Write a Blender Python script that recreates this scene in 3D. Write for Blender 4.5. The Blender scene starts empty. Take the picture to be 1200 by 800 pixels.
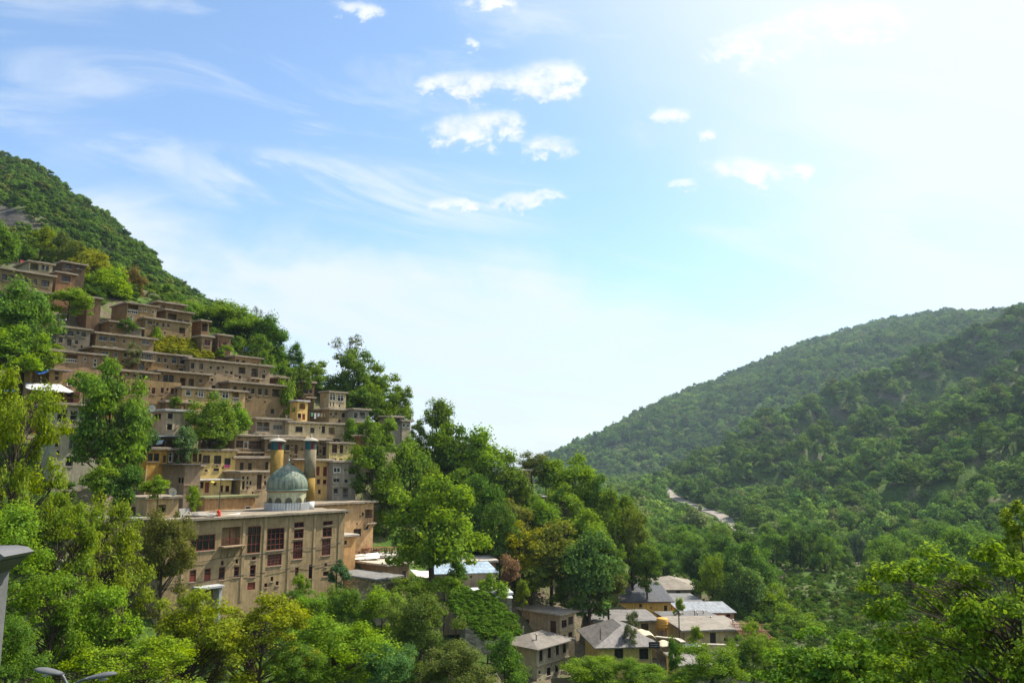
import bpy, math, random
import numpy as np
from mathutils import Vector

S = bpy.context.scene
COL = S.collection
R_ = math.radians

# ------------------------------------------------------------------ camera
F_PX, PITCH = 933.0, R_(8.5)
cam_d = bpy.data.cameras.new("camera")
cam = bpy.data.objects.new("camera", cam_d)
COL.objects.link(cam)
cam_d.sensor_fit = 'HORIZONTAL'
cam_d.sensor_width = 36.0
cam_d.lens = F_PX / 1200.0 * 36.0
cam_d.clip_start, cam_d.clip_end = 0.2, 30000
cam.location = (0, 0, 0)
cam.rotation_euler = (R_(90) + PITCH, 0, 0)
S.camera = cam

# ------------------------------------------------------------------ light, sky
SUN_AZ, SUN_EL = R_(57), R_(51)          # azimuth measured from the view axis (+Y) towards the right (+X)
SUN_DIR = Vector((math.sin(SUN_AZ) * math.cos(SUN_EL), math.cos(SUN_AZ) * math.cos(SUN_EL), math.sin(SUN_EL)))
sun_d = bpy.data.lights.new("sun", 'SUN')
sun_d.energy, sun_d.angle, sun_d.color = 5.0, R_(0.55), (1.0, 0.93, 0.82)
sun = bpy.data.objects.new("sun", sun_d)
COL.objects.link(sun)
sun.rotation_euler = (-SUN_DIR).to_track_quat('-Z', 'Y').to_euler()

S.view_settings.view_transform = 'Standard'
S.view_settings.look = 'None'
S.view_settings.gamma = 1.0
S.view_settings.use_curve_mapping = False
S.view_settings.exposure = 0.74
S.render.engine = 'CYCLES'
cy = S.cycles
cy.use_denoising = True
cy.max_bounces = 6; cy.diffuse_bounces = 3; cy.glossy_bounces = 2
cy.transmission_bounces = 3; cy.transparent_max_bounces = 8; cy.volume_bounces = 0
cy.caustics_reflective = False; cy.caustics_refractive = False
cy.volume_step_rate = 4


def ray(px, py):
    """direction of a photograph pixel as (x/y, z/y)"""
    cx, cyy = (px - 600.0) / F_PX, (400.0 - py) / F_PX
    den = math.cos(PITCH) - cyy * math.sin(PITCH)
    return cx / den, (math.sin(PITCH) + cyy * math.cos(PITCH)) / den


class NT:
    """small helper for node trees"""
    def __init__(self, tree):
        self.t = tree
        tree.nodes.clear()

    def n(self, typ, **kw):
        nd = self.t.nodes.new(typ)
        for k, v in kw.items():
            setattr(nd, k, v)
        return nd

    def link(self, a, b):
        self.t.links.new(a, b)

    def val(self, sock, x):
        if isinstance(x, bpy.types.NodeSocket):
            self.link(x, sock)
        else:
            sock.default_value = x

    def m(self, op, a, b=0.0, c=None, clamp=False):
        nd = self.n('ShaderNodeMath', operation=op, use_clamp=clamp)
        self.val(nd.inputs[0], a)
        self.val(nd.inputs[1], b)
        if c is not None:
            self.val(nd.inputs[2], c)
        return nd.outputs[0]

    def ramp(self, x, lo, hi, a=0.0, b=1.0):
        nd = self.n('ShaderNodeMapRange', interpolation_type='SMOOTHSTEP')
        self.val(nd.inputs[0], x)
        for i, v in ((1, lo), (2, hi), (3, a), (4, b)):
            self.val(nd.inputs[i], v)
        return nd.outputs[0]

    def mix(self, f, a, b, blend='MIX'):
        nd = self.n('ShaderNodeMix', data_type='RGBA', blend_type=blend)
        self.val(nd.inputs[0], f)
        for i, c in ((6, a), (7, b)):
            if isinstance(c, tuple):
                nd.inputs[i].default_value = c if len(c) == 4 else (*c, 1)
            else:
                self.link(c, nd.inputs[i])
        return nd.outputs[2]

    def noise(self, vec, scale, detail=4, rough=0.55, dist=0.0):
        nd = self.n('ShaderNodeTexNoise')
        if vec is not None:
            self.link(vec, nd.inputs['Vector'])
        nd.inputs['Scale'].default_value = scale
        nd.inputs['Detail'].default_value = detail
        nd.inputs['Roughness'].default_value = rough
        nd.inputs['Distortion'].default_value = dist
        return nd.outputs[0]


def make_sky():
    w = bpy.data.worlds.new("World")
    S.world = w
    w.use_nodes = True
    N = NT(w.node_tree)
    out = N.n('ShaderNodeOutputWorld')
    bg = N.n('ShaderNodeBackground')
    bg.inputs[1].default_value = 0.12
    N.link(bg.outputs[0], out.inputs[0])
    sky = N.n('ShaderNodeTexSky', sky_type='NISHITA')
    sky.sun_disc = False
    sky.sun_elevation = SUN_EL
    sky.sun_rotation = SUN_AZ
    sky.altitude = 1000
    sky.air_density, sky.dust_density, sky.ozone_density = 1.0, 1.6, 1.3
    tc = N.n('ShaderNodeTexCoord')
    d = tc.outputs['Generated']
    sep = N.n('ShaderNodeSeparateXYZ')
    N.link(d, sep.inputs[0])
    yy = N.m('MAXIMUM', sep.outputs[1], 0.05)
    X = N.m('DIVIDE', sep.outputs[0], yy)
    Z = N.m('DIVIDE', sep.outputs[2], yy)
    # --- sunward haze veil (thin high cloud round the sun)
    dot = N.n('ShaderNodeVectorMath', operation='DOT_PRODUCT')
    N.link(d, dot.inputs[0])
    dot.inputs[1].default_value = SUN_DIR
    glow = N.ramp(dot.outputs['Value'], 0.62, 0.91)
    # --- cirrus coordinates: streaks running right and slightly downwards
    comb = N.n('ShaderNodeCombineXYZ')
    N.val(comb.inputs[0], N.m('MULTIPLY_ADD', Z, 0.5, N.m('MULTIPLY', X, 1.1)))
    N.val(comb.inputs[1], N.m('MULTIPLY', N.m('MULTIPLY_ADD', X, 0.16, Z), 4.2))
    st = N.noise(comb.outputs[0], 2.3, 9, 0.62, 0.9)
    comb2 = N.n('ShaderNodeCombineXYZ')
    N.val(comb2.inputs[0], N.m('MULTIPLY', X, 1.6))
    N.val(comb2.inputs[1], N.m('MULTIPLY', Z, 2.6))
    soft = N.noise(comb2.outputs[0], 2.1, 6, 0.55, 0.4)
    # veil: everything under a line that falls from the left to the right is covered by thin cloud
    line = N.m('MULTIPLY_ADD', X, -0.19, 0.240)
    below = N.m('SUBTRACT', line, Z)
    veil = N.ramp(N.m('ADD', below, N.m('MULTIPLY', N.m('SUBTRACT', soft, 0.5), 0.30)), -0.045, 0.05)
    veil = N.m('MULTIPLY', veil, N.ramp(st, 0.34, 0.56, 0.50, 1.0))
    right = N.ramp(N.m('ADD', X, N.m('MULTIPLY', N.m('SUBTRACT', soft, 0.5), 0.5)), 0.12, 0.62)
    right = N.m('MULTIPLY', right, N.ramp(st, 0.34, 0.58, 0.35, 1.0))
    # thin streaks across the blue
    band = N.m('POWER', N.m('SUBTRACT', N.m('MULTIPLY_ADD', X, 0.10, Z), 0.33), 2.0)
    band = N.m('MULTIPLY', N.ramp(band, 0.0, 0.0030, 1.0, 0.0), N.ramp(X, 0.12, -0.05))
    band = N.m('MULTIPLY', band, N.ramp(X, -0.50, -0.34))
    band = N.m('MULTIPLY', band, N.ramp(st, 0.40, 0.62, 0.0, 0.9))
    wisp = N.m('MULTIPLY', N.ramp(st, 0.50, 0.72), 0.55)
    wisp = N.m('MAXIMUM', wisp, N.m('MULTIPLY', N.ramp(X, -0.45, -0.72), N.ramp(st, 0.42, 0.66, 0.0, 0.5)))
    thin = N.m('MAXIMUM', N.m('MAXIMUM', veil, right), N.m('MAXIMUM', band, wisp))
    # --- small cumulus clouds, each at its own direction in the sky
    comb3 = N.n('ShaderNodeCombineXYZ')
    N.val(comb3.inputs[0], X)
    N.val(comb3.inputs[1], N.m('MULTIPLY', Z, 1.35))
    nz = N.noise(comb3.outputs[0], 30, 8, 0.66, 0.25)
    nz2 = N.noise(comb2.outputs[0], 5.5, 5, 0.6, 0.2)
    warpx = N.m('MULTIPLY', N.m('SUBTRACT', nz2, 0.5), 0.07)
    warpz = N.m('MULTIPLY', N.m('SUBTRACT', nz, 0.5), 0.05)
    Xw, Zw = N.m('ADD', X, warpx), N.m('ADD', Z, warpz)
    acc = None
    for (px, py, a, b) in [(415, 10, 22, 9), (436, 18, 14, 9), (572, 2, 30, 10), (548, 52, 10, 8), (520, 97, 30, 12), (560, 99, 30, 16),
                           (630, 97, 40, 20), (655, 90, 26, 18), (548, 153, 44, 20), (590, 143, 26, 12), (646, 172, 34, 13),
                           (522, 240, 22, 8), (548, 238, 14, 5), (610, 235, 28, 11), (640, 229, 18, 6), (786, 135, 26, 10), (830, 157, 10, 7),
                           (862, 196, 34, 12), (885, 206, 24, 11), (935, 199, 18, 9), (800, 216, 19, 7), (880, 55, 50, 22), (940, 38, 50, 24), (1010, 20, 60, 24)]:
        u0, v0 = ray(px, py)
        ex = N.m('DIVIDE', N.m('SUBTRACT', Xw, u0), a / F_PX * 1.02)
        ez = N.m('DIVIDE', N.m('SUBTRACT', Zw, v0), b / F_PX * 1.08)
        r2 = N.m('MULTIPLY_ADD', ex, ex, N.m('MULTIPLY', ez, ez))
        g = N.m('POWER', 2.718, N.m('MULTIPLY', r2, -1.0))
        acc = g if acc is None else N.m('ADD', acc, g)
    accs = N.m('SUBTRACT', 1.0, N.m('POWER', 2.718, N.m('MULTIPLY', acc, -1.6)))
    fine = N.noise(comb3.outputs[0], 75, 5, 0.6, 0.2)
    dens = N.m('ADD', accs, N.m('MULTIPLY', N.m('SUBTRACT', nz, 0.5), 2.3))
    dens = N.m('ADD', dens, N.m('MULTIPLY', N.m('SUBTRACT', fine, 0.5), 0.45))
    cum = N.ramp(dens, 0.22, 1.08)
    cum = N.m('MULTIPLY', cum, N.ramp(acc, 0.03, 0.30))
    halo = N.m('MULTIPLY', N.ramp(acc, 0.0, 0.9), 0.25)
    thin = N.m('MAXIMUM', thin, halo)
    thin = N.m('MULTIPLY', thin, 0.92)
    # compose (values are sky radiance before the background strength)
    tint = N.mix(1.0, sky.outputs[0], SKY_TINT, 'MULTIPLY')
    col = N.mix(N.m('MULTIPLY', glow, 0.85), tint, SKY_GLOW)
    col = N.mix(thin, col, SKY_CIRRUS)
    shade = N.m('MULTIPLY', N.ramp(nz2, 0.42, 0.62), N.ramp(dens, 1.5, 0.8, 0.0, 1.0))
    col = N.mix(cum, col, N.mix(N.m('MULTIPLY', shade, 0.8), SKY_CUMULUS, (4.5, 4.75, 5.05)))
    N.link(col, bg.inputs[0])


SKY_TINT = (1.00, 1.15, 1.22)
SKY_GLOW = (5.3, 5.45, 5.6)
SKY_CIRRUS = (4.75, 5.05, 5.3)
SKY_CUMULUS = (5.6, 5.6, 5.65)
make_sky()


# ------------------------------------------------------------------ materials
def new_mat(name):
    m = bpy.data.materials.new(name)
    m.use_nodes = True
    N = NT(m.node_tree)
    out = N.n('ShaderNodeOutputMaterial')
    return m, N, out


def principled(N, out, rough=0.85, spec=0.25):
    p = N.n('ShaderNodeBsdfPrincipled')
    p.inputs['Roughness'].default_value = rough
    p.inputs['Specular IOR Level'].default_value = spec
    N.link(p.outputs[0], out.inputs[0])
    return p


def bump(N, p, h, strength, dist=0.05):
    b = N.n('ShaderNodeBump')
    b.inputs['Strength'].default_value = strength
    b.inputs['Distance'].default_value = dist
    N.link(h, b.inputs['Height'])
    N.link(b.outputs[0], p.inputs['Normal'])


def scaled(N, vec, s):
    mp = N.n('ShaderNodeMapping')
    mp.inputs['Scale'].default_value = s
    N.link(vec, mp.inputs['Vector'])
    return mp.outputs[0]


def mat_plaster():
    m, N, out = new_mat("mud_plaster")
    p = principled(N, out, 0.92, 0.12)
    oi = N.n('ShaderNodeObjectInfo')
    tc = N.n('ShaderNodeTexCoord')
    o = N.n('ShaderNodeVectorMath', operation='ADD')
    N.link(tc.outputs['Object'], o.inputs[0])
    rs = N.n('ShaderNodeVectorMath', operation='SCALE')
    rs.inputs[0].default_value = (37, 51, 23)
    N.link(oi.outputs['Random'], rs.inputs['Scale'])
    N.link(rs.outputs[0], o.inputs[1])
    v = o.outputs[0]
    big = N.noise(v, 0.35, 5, 0.6)
    mid = N.noise(v, 1.7, 6, 0.65, 0.3)
    fine = N.noise(v, 9.0, 5, 0.7)
    run = N.noise(scaled(N, v, (2.2, 2.2, 0.22)), 1.6, 5, 0.6)
    k = N.m('ADD', N.m('MULTIPLY', N.ramp(big, 0.3, 0.7), 0.30), N.m('MULTIPLY', N.ramp(mid, 0.3, 0.7), 0.24))
    k = N.m('ADD', k, N.m('MULTIPLY', N.ramp(run, 0.36, 0.66), 0.24))
    k = N.m('ADD', k, N.m('MULTIPLY', fine, 0.22))
    k = N.m('ADD', k, 0.46)
    c = N.n('ShaderNodeVectorMath', operation='SCALE')
    N.link(oi.outputs['Color'], c.inputs[0])
    N.link(k, c.inputs['Scale'])
    patch = N.ramp(N.noise(v, 0.8, 4, 0.6, 0.6), 0.60, 0.68)
    col = N.mix(N.m('MULTIPLY', patch, 0.45), c.outputs[0], (0.23, 0.185, 0.13))
    N.link(col, p.inputs['Base Color'])
    bump(N, p, N.m('ADD', mid, N.m('MULTIPLY', fine, 0.5)), 0.5, 0.06)
    return m


def mat_stone():
    m, N, out = new_mat("rubble_stone")
    p = principled(N, out, 0.9, 0.15)
    tc = N.n('ShaderNodeTexCoord')
    v = scaled(N, tc.outputs['Object'], (1.0, 1.0, 1.7))
    vo = N.n('ShaderNodeTexVoronoi')
    vo.inputs['Scale'].default_value = 2.6
    N.link(v, vo.inputs['Vector'])
    ve = N.n('ShaderNodeTexVoronoi', feature='DISTANCE_TO_EDGE')
    ve.inputs['Scale'].default_value = 2.6
    N.link(v, ve.inputs['Vector'])
    oi = N.n('ShaderNodeObjectInfo')
    hs = N.n('ShaderNodeHueSaturation')
    N.link(oi.outputs['Color'], hs.inputs['Color'])
    sx = N.n('ShaderNodeSeparateColor')
    N.link(vo.outputs['Color'], sx.inputs[0])
    N.val(hs.inputs['Value'], N.m('MULTIPLY_ADD', sx.outputs[0], 0.8, 0.55))
    col = N.mix(N.ramp(ve.outputs['Distance'], 0.0, 0.06), (0.09, 0.075, 0.055), hs.outputs[0])
    col = N.mix(N.ramp(N.noise(v, 0.7, 4), 0.5, 0.75, 0, 0.4), col, (0.07, 0.075, 0.04))
    N.link(col, p.inputs['Base Color'])
    bump(N, p, ve.outputs['Distance'], 0.7, 0.08)
    return m


def mat_objcolor(name, rough=0.7, spec=0.3, var=0.35, scale=3.0, metallic=0.0, stretch=(1, 1, 1), bmp=0.2):
    m, N, out = new_mat(name)
    p = principled(N, out, rough, spec)
    p.inputs['Metallic'].default_value = metallic
    oi = N.n('ShaderNodeObjectInfo')
    tc = N.n('ShaderNodeTexCoord')
    v = scaled(N, tc.outputs['Object'], stretch)
    a = N.noise(v, scale, 6, 0.65, 0.2)
    b = N.noise(v, scale * 0.22, 4, 0.6)
    k = N.m('ADD', N.m('MULTIPLY', N.ramp(a, 0.28, 0.72), var), N.m('MULTIPLY', N.ramp(b, 0.3, 0.7), var))
    k = N.m('ADD', k, 1.0 - var)
    c = N.n('ShaderNodeVectorMath', operation='SCALE')
    N.link(oi.outputs['Color'], c.inputs[0])
    N.link(k, c.inputs['Scale'])
    N.link(c.outputs[0], p.inputs['Base Color'])
    if bmp:
        bump(N, p, a, bmp, 0.03)
    return m


def mat_metal_roof():
    m, N, out = new_mat("sheet_metal")
    p = principled(N, out, 0.5, 0.4)
    oi = N.n('ShaderNodeObjectInfo')
    tc = N.n('ShaderNodeTexCoord')
    v = tc.outputs['Object']
    a = N.noise(v, 1.3, 6, 0.65)
    s = N.noise(scaled(N, v, (3, 0.3, 1)), 1.4, 5, 0.6)
    wv = N.n('ShaderNodeTexWave', wave_type='BANDS', bands_direction='X')
    wv.inputs['Scale'].default_value = 2.2
    N.link(v, wv.inputs['Vector'])
    k = N.m('ADD', N.m('MULTIPLY', N.ramp(a, 0.3, 0.7), 0.35), N.m('MULTIPLY', N.ramp(s, 0.35, 0.7), 0.35))
    k = N.m('ADD', k, 0.45)
    c = N.n('ShaderNodeVectorMath', operation='SCALE')
    N.link(oi.outputs['Color'], c.inputs[0])
    N.link(k, c.inputs['Scale'])
    rust = N.ramp(N.noise(v, 0.9, 6, 0.7, 0.5), 0.62, 0.74, 0, 0.55)
    N.link(N.mix(rust, c.outputs[0], (0.22, 0.13, 0.08)), p.inputs['Base Color'])
    bump(N, p, wv.outputs[0], 0.6, 0.06)
    return m


def mat_glass():
    m, N, out = new_mat("window_glass")
    p = principled(N, out, 0.12, 0.5)
    oi = N.n('ShaderNodeObjectInfo')
    N.link(N.mix(N.ramp(oi.outputs['Random'], 0.72, 1.0, 0.0, 0.35), (0.016, 0.016, 0.018), (0.28, 0.24, 0.2)), p.inputs['Base Color'])
    return m


def mat_leaf(name, hue_noise=0.10, trans=0.32, gl=0.05):
    m, N, out = new_mat(name)
    oi = N.n('ShaderNodeObjectInfo')
    g = N.n('ShaderNodeNewGeometry')
    tc = N.n('ShaderNodeTexCoord')
    isl = g.outputs['Random Per Island']
    hs = N.n('ShaderNodeHueSaturation')
    N.link(oi.outputs['Color'], hs.inputs['Color'])
    big = N.noise(tc.outputs['Object'], 3.2, 3, 0.5)
    h = N.m('MULTIPLY_ADD', isl, -hue_noise * 0.5, 0.5 + hue_noise * 0.20)
    h = N.m('ADD', h, N.m('MULTIPLY', N.m('SUBTRACT', big, 0.5), -hue_noise))
    N.val(hs.inputs['Hue'], h)
    N.val(hs.inputs['Value'], N.m('MULTIPLY_ADD', N.m('FRACT', N.m('MULTIPLY', isl, 7.31)), 0.9, 0.55))
    N.val(hs.inputs['Saturation'], N.m('MULTIPLY_ADD', big, 0.4, 0.85))
    df = N.n('ShaderNodeBsdfDiffuse')
    tr = N.n('ShaderNodeBsdfTranslucent')
    N.link(hs.outputs[0], df.inputs[0])
    tcol = N.mix(1.0, hs.outputs[0], (1.28, 1.24, 0.52), 'MULTIPLY')
    N.link(tcol, tr.inputs[0])
    mx = N.n('ShaderNodeMixShader')
    mx.inputs[0].default_value = trans
    N.link(df.outputs[0], mx.inputs[1]); N.link(tr.outputs[0], mx.inputs[2])
    N.link(mx.outputs[0], out.inputs[0])
    return m


def mat_wood_mass(name, ca, cb, cc):
    """foliage of the far woods: each crown of the instanced wood takes its own green"""
    m, N, out = new_mat(name)
    oi = N.n('ShaderNodeObjectInfo')
    g = N.n('ShaderNodeNewGeometry')
    isl = g.outputs['Random Per Island']
    r = oi.outputs['Random']
    c = N.mix(N.ramp(r, 0.1, 0.9), ca, cb)
    c = N.mix(N.ramp(N.m('FRACT', N.m('MULTIPLY', r, 13.7)), 0.86, 0.97), c, cc)
    pos = N.noise(g.outputs['Position'], 0.012, 4, 0.55)
    hs = N.n('ShaderNodeHueSaturation')
    N.link(c, hs.inputs['Color'])
    N.val(hs.inputs['Hue'], N.m('MULTIPLY_ADD', N.m('SUBTRACT', pos, 0.5), -0.07, 0.5))
    v = N.m('MULTIPLY_ADD', N.m('FRACT', N.m('MULTIPLY', isl, 7.3)), 0.5, 0.75)
    v = N.m('MULTIPLY', v, N.m('MULTIPLY_ADD', N.m('FRACT', N.m('MULTIPLY', r, 5.9)), 0.6, 0.7))
    v = N.m('MULTIPLY', v, N.ramp(pos, 0.3, 0.7, 0.8, 1.2))
    N.val(hs.inputs['Value'], v)
    df = N.n('ShaderNodeBsdfDiffuse')
    tr = N.n('ShaderNodeBsdfTranslucent')
    N.link(hs.outputs[0], df.inputs[0])
    N.link(N.mix(1.0, hs.outputs[0], (1.4, 1.3, 0.5), 'MULTIPLY'), tr.inputs[0])
    mx = N.n('ShaderNodeMixShader')
    mx.inputs[0].default_value = 0.20
    N.link(df.outputs[0], mx.inputs[1]); N.link(tr.outputs[0], mx.inputs[2])
    N.link(mx.outputs[0], out.inputs[0])
    return m


def mat_ground():
    m, N, out = new_mat("hillside_ground")
    p = principled(N, out, 0.95, 0.1)
    g = N.n('ShaderNodeNewGeometry')
    pos = g.outputs['Position']
    a = N.noise(pos, 0.05, 6, 0.6)
    b = N.noise(pos, 0.45, 6, 0.65)
    f = N.noise(pos, 3.0, 5, 0.7)
    grass = N.mix(N.ramp(b, 0.35, 0.65), (0.045, 0.085, 0.016), (0.085, 0.14, 0.022))
    earth = N.mix(N.ramp(f, 0.3, 0.7), (0.105, 0.082, 0.055), (0.20, 0.165, 0.115))
    sl = N.n('ShaderNodeSeparateXYZ')
    N.link(g.outputs['Normal'], sl.inputs[0])
    steep = N.ramp(sl.outputs[2], 0.50, 0.30)
    k = N.m('ADD', N.ramp(N.m('ADD', a, N.m('MULTIPLY', N.m('SUBTRACT', b, 0.5), 0.6)), 0.50, 0.60, 0.0, 0.75), steep, clamp=True)
    # trodden earth and masonry rubble between the village houses
    at = N.n('ShaderNodeAttribute', attribute_name='village')
    k = N.m('MAXIMUM', k, N.m('MULTIPLY', at.outputs['Fac'], N.ramp(b, 0.62, 0.42, 0.25, 1.0)))
    ck = N.n('ShaderNodeAttribute', attribute_name='cliff')
    rock = N.mix(N.ramp(N.noise(scaled(N, pos, (1, 1, 2.5)), 0.16, 7, 0.7, 0.6), 0.35, 0.65), (0.035, 0.033, 0.030), (0.115, 0.105, 0.088))
    c = N.mix(k, grass, earth)
    c = N.mix(ck.outputs['Fac'], c, rock)
    N.link(c, p.inputs['Base Color'])
    bump(N, p, N.m('ADD', b, N.m('MULTIPLY', f, 0.4)), 0.9, 0.4)
    return m


M = dict(
    plaster=mat_plaster(), stone=mat_stone(),
    roof=mat_objcolor("mud_roof", 0.95, 0.1, 0.30, 2.2),
    paint=mat_objcolor("painted_wood", 0.6, 0.3, 0.25, 5.0),
    wood=mat_objcolor("weathered_wood", 0.8, 0.2, 0.35, 2.5, stretch=(1, 1, 5)),
    cloth=mat_objcolor("canvas_cloth", 0.9, 0.1, 0.15, 1.5),
    concrete=mat_objcolor("rough_concrete", 0.9, 0.15, 0.22, 4.0, bmp=0.5),
    metal=mat_metal_roof(), steel=mat_objcolor("dull_steel", 0.45, 0.5, 0.15, 3.0, 0.3),
    glass=mat_glass(), ground=mat_ground(),
    bark=mat_objcolor("tree_bark", 0.95, 0.1, 0.4, 8.0, stretch=(1, 1, 0.3), bmp=0.5),
    leaf=mat_leaf("broad_leaves", 0.05, 0.45), leaf_near=mat_leaf("near_leaves", 0.05, 0.42),
    wood_mass=mat_wood_mass("wood_foliage", (0.105, 0.190, 0.042), (0.170, 0.265, 0.052), (0.18, 0.22, 0.08)),
    scrub=mat_wood_mass("scrub_foliage", (0.066, 0.130, 0.020), (0.120, 0.200, 0.026), (0.16, 0.19, 0.04)),
)


# ------------------------------------------------------------------ mesh helpers
class MB:
    def __init__(self):
        self.v, self.f = [], []

    def add(self, vs, fs):
        b = len(self.v)
        self.v += [tuple(p) for p in vs]
        self.f += [tuple(i + b for i in q) for q in fs]
        return self

    def quad(self, a, b, c, d):
        return self.add([a, b, c, d], [(0, 1, 2, 3)])

    def box(self, x0, x1, y0, y1, z0, z1):
        v = [(x0, y0, z0), (x1, y0, z0), (x1, y1, z0), (x0, y1, z0), (x0, y0, z1), (x1, y0, z1), (x1, y1, z1), (x0, y1, z1)]
        return self.add(v, [(3, 2, 1, 0), (4, 5, 6, 7), (0, 1, 5, 4), (1, 2, 6, 5), (2, 3, 7, 6), (3, 0, 4, 7)])

    def tube(self, pts, radii, n=6, cap=True):
        pts = [Vector(p) for p in pts]
        rings, up = [], Vector((0.31, 0.17, 0.93))
        for i, p in enumerate(pts):
            t = (pts[min(i + 1, len(pts) - 1)] - pts[max(i - 1, 0)]).normalized()
            a = t.cross(up)
            if a.length < 1e-3:
                a = t.cross(Vector((1, 0, 0)))
            a.normalize()
            b = t.cross(a)
            r = radii[i] if isinstance(radii, (list, tuple)) else radii
            rings.append([p + a * (r * math.cos(2 * math.pi * k / n)) + b * (r * math.sin(2 * math.pi * k / n)) for k in range(n)])
        vs = [q for rg in rings for q in rg]
        fs = []
        for i in range(len(rings) - 1):
            for k in range(n):
                k2 = (k + 1) % n
                fs.append((i * n + k, i * n + k2, (i + 1) * n + k2, (i + 1) * n + k))
        if cap:
            fs.append(tuple(range(n - 1, -1, -1)))
            fs.append(tuple((len(rings) - 1) * n + k for k in range(n)))
        return self.add(vs, fs)

    def lathe(self, prof, n=32, c=(0, 0)):
        vs, fs = [], []
        for r, z in prof:
            for k in range(n):
                a = 2 * math.pi * k / n
                vs.append((c[0] + r * math.cos(a), c[1] + r * math.sin(a), z))
        for i in range(len(prof) - 1):
            for k in range(n):
                k2 = (k + 1) % n
                fs.append((i * n + k, i * n + k2, (i + 1) * n + k2, (i + 1) * n + k))
        fs.append(tuple(range(n - 1, -1, -1)))
        fs.append(tuple((len(prof) - 1) * n + k for k in range(n)))
        return self.add(vs, fs)

    def build(self, name, mat, parent=None, color=None, smooth=False, loc=None, rz=0.0):
        me = bpy.data.meshes.new(name)
        me.from_pydata(self.v, [], self.f)
        me.materials.append(mat)
        if smooth:
            me.polygons.foreach_set('use_smooth', [True] * len(me.polygons))
        me.update()
        o = bpy.data.objects.new(name, me)
        COL.objects.link(o)
        if parent:
            o.parent = parent
        if color:
            o.color = (*color, 1)
        if loc:
            o.location = loc
            o.rotation_euler = (0, 0, rz)
        return o


def empty(name, loc=(0, 0, 0), rz=0.0):
    o = bpy.data.objects.new(name, None)
    o.empty_display_size = 0.5
    COL.objects.link(o)
    o.location = loc
    o.rotation_euler = (0, 0, rz)
    return o


def tag(o, label=None, cat=None, group=None, kind=None):
    if label: o['label'] = label
    if cat: o['category'] = cat
    if group: o['group'] = group
    if kind: o['kind'] = kind
    return o


# ------------------------------------------------------------------ terrain
def smax(a, b, k):
    h = np.clip(0.5 + 0.5 * (a - b) / k, 0, 1)
    return b + (a - b) * h + k * h * (1 - h)


def smin(a, b, k):
    return -smax(-a, -b, k)


_rw = np.random.RandomState(5)
_wv = [(_rw.uniform(0, 6.28), _rw.uniform(0, 6.28), _rw.uniform(0.75, 1.35)) for _ in range(40)]


def wob(x, y, wl, n=7, o=0):
    """smooth pseudo-random field of about unit size and the given wavelength"""
    s = 0.0
    for i in range(n):
        a, ph, k = _wv[(i + o) % 40]
        w = 2 * math.pi / wl * k
        s = s + np.sin(w * (x * math.cos(a) + y * math.sin(a)) + ph + 1.7 * np.sin(0.43 * w * (y * math.cos(a) - x * math.sin(a)) + 2 * ph))
    return s / math.sqrt(n)


class Loft:
    """surface through control points (photo column, [(distance, photo row) ...])"""
    def __init__(self, cols):
        self.u, self.ld, self.v = [], [], []
        for px, kn in cols:
            self.u.append(ray(px, 540)[0])
            self.ld.append([math.log(d) for d, _ in kn])
            self.v.append([ray(px, py)[1] for _, py in kn])
        self.u, self.ld, self.v = np.array(self.u), np.array(self.ld), np.array(self.v)

    def z(self, u, y, before, after):
        i = np.clip(np.searchsorted(self.u, u) - 1, 0, len(self.u) - 2)
        t = np.clip((u - self.u[i]) / (self.u[i + 1] - self.u[i]), 0, 1)[..., None]
        LD = self.ld[i] * (1 - t) + self.ld[i + 1] * t
        V = self.v[i] * (1 - t) + self.v[i + 1] * t
        ly = np.log(y)
        res = V[..., 0] + before * (ly - LD[..., 0])
        for k in range(LD.shape[-1] - 1):
            a = np.clip((ly - LD[..., k]) / (LD[..., k + 1] - LD[..., k]), 0, 1)
            res = np.where(ly >= LD[..., k], V[..., k] * (1 - a) + V[..., k + 1] * a, res)
        res = np.where(ly > LD[..., -1], V[..., -1] - after * (ly - LD[..., -1]), res)
        return res * y


CAP = Loft([
    (-300, [(105, 330), (200, 300), (255, 265), (270, 232), (350, 190), (450, 150), (520, 190)]),
    (0, [(119, 312), (200, 290), (252, 262), (264, 238), (340, 208), (430, 186), (500, 225)]),
    (100, [(129, 330), (200, 314), (280, 290), (300, 268), (380, 258), (450, 248), (520, 280)]),
    (160, [(133, 346), (200, 334), (290, 312), (315, 304), (370, 298), (410, 294), (470, 330)]),
    (172, [(134, 350), (200, 338), (280, 330), (330, 322), (380, 316), (410, 315), (470, 350)]),
    (210, [(137, 366), (200, 356), (280, 348), (330, 342), (380, 338), (410, 337), (480, 380)]),
    (250, [(141, 388), (200, 376), (280, 368), (330, 364), (370, 362), (410, 364), (500, 410)]),
    (330, [(143, 430), (200, 440), (280, 450), (330, 460), (370, 470), (420, 480), (500, 500)]),
    (480, [(143, 512), (200, 545), (280, 590), (330, 600), (370, 610), (420, 620), (500, 640)]),
    (560, [(145, 553), (200, 600), (280, 640), (330, 650), (370, 660), (420, 670), (500, 680)]),
    (640, [(147, 590), (200, 635), (280, 670), (330, 680), (370, 690), (420, 690), (500, 700)]),
    (740, [(149, 655), (200, 705), (280, 720), (330, 730), (370, 740), (420, 740), (500, 740)]),
    (800, [(149, 740), (200, 760), (280, 760), (330, 760), (370, 760), (420, 760), (500, 760)]),
    (1300, [(149, 760), (200, 760), (280, 760), (330, 760), (370, 760), (420, 760), (500, 760)]),
])
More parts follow.
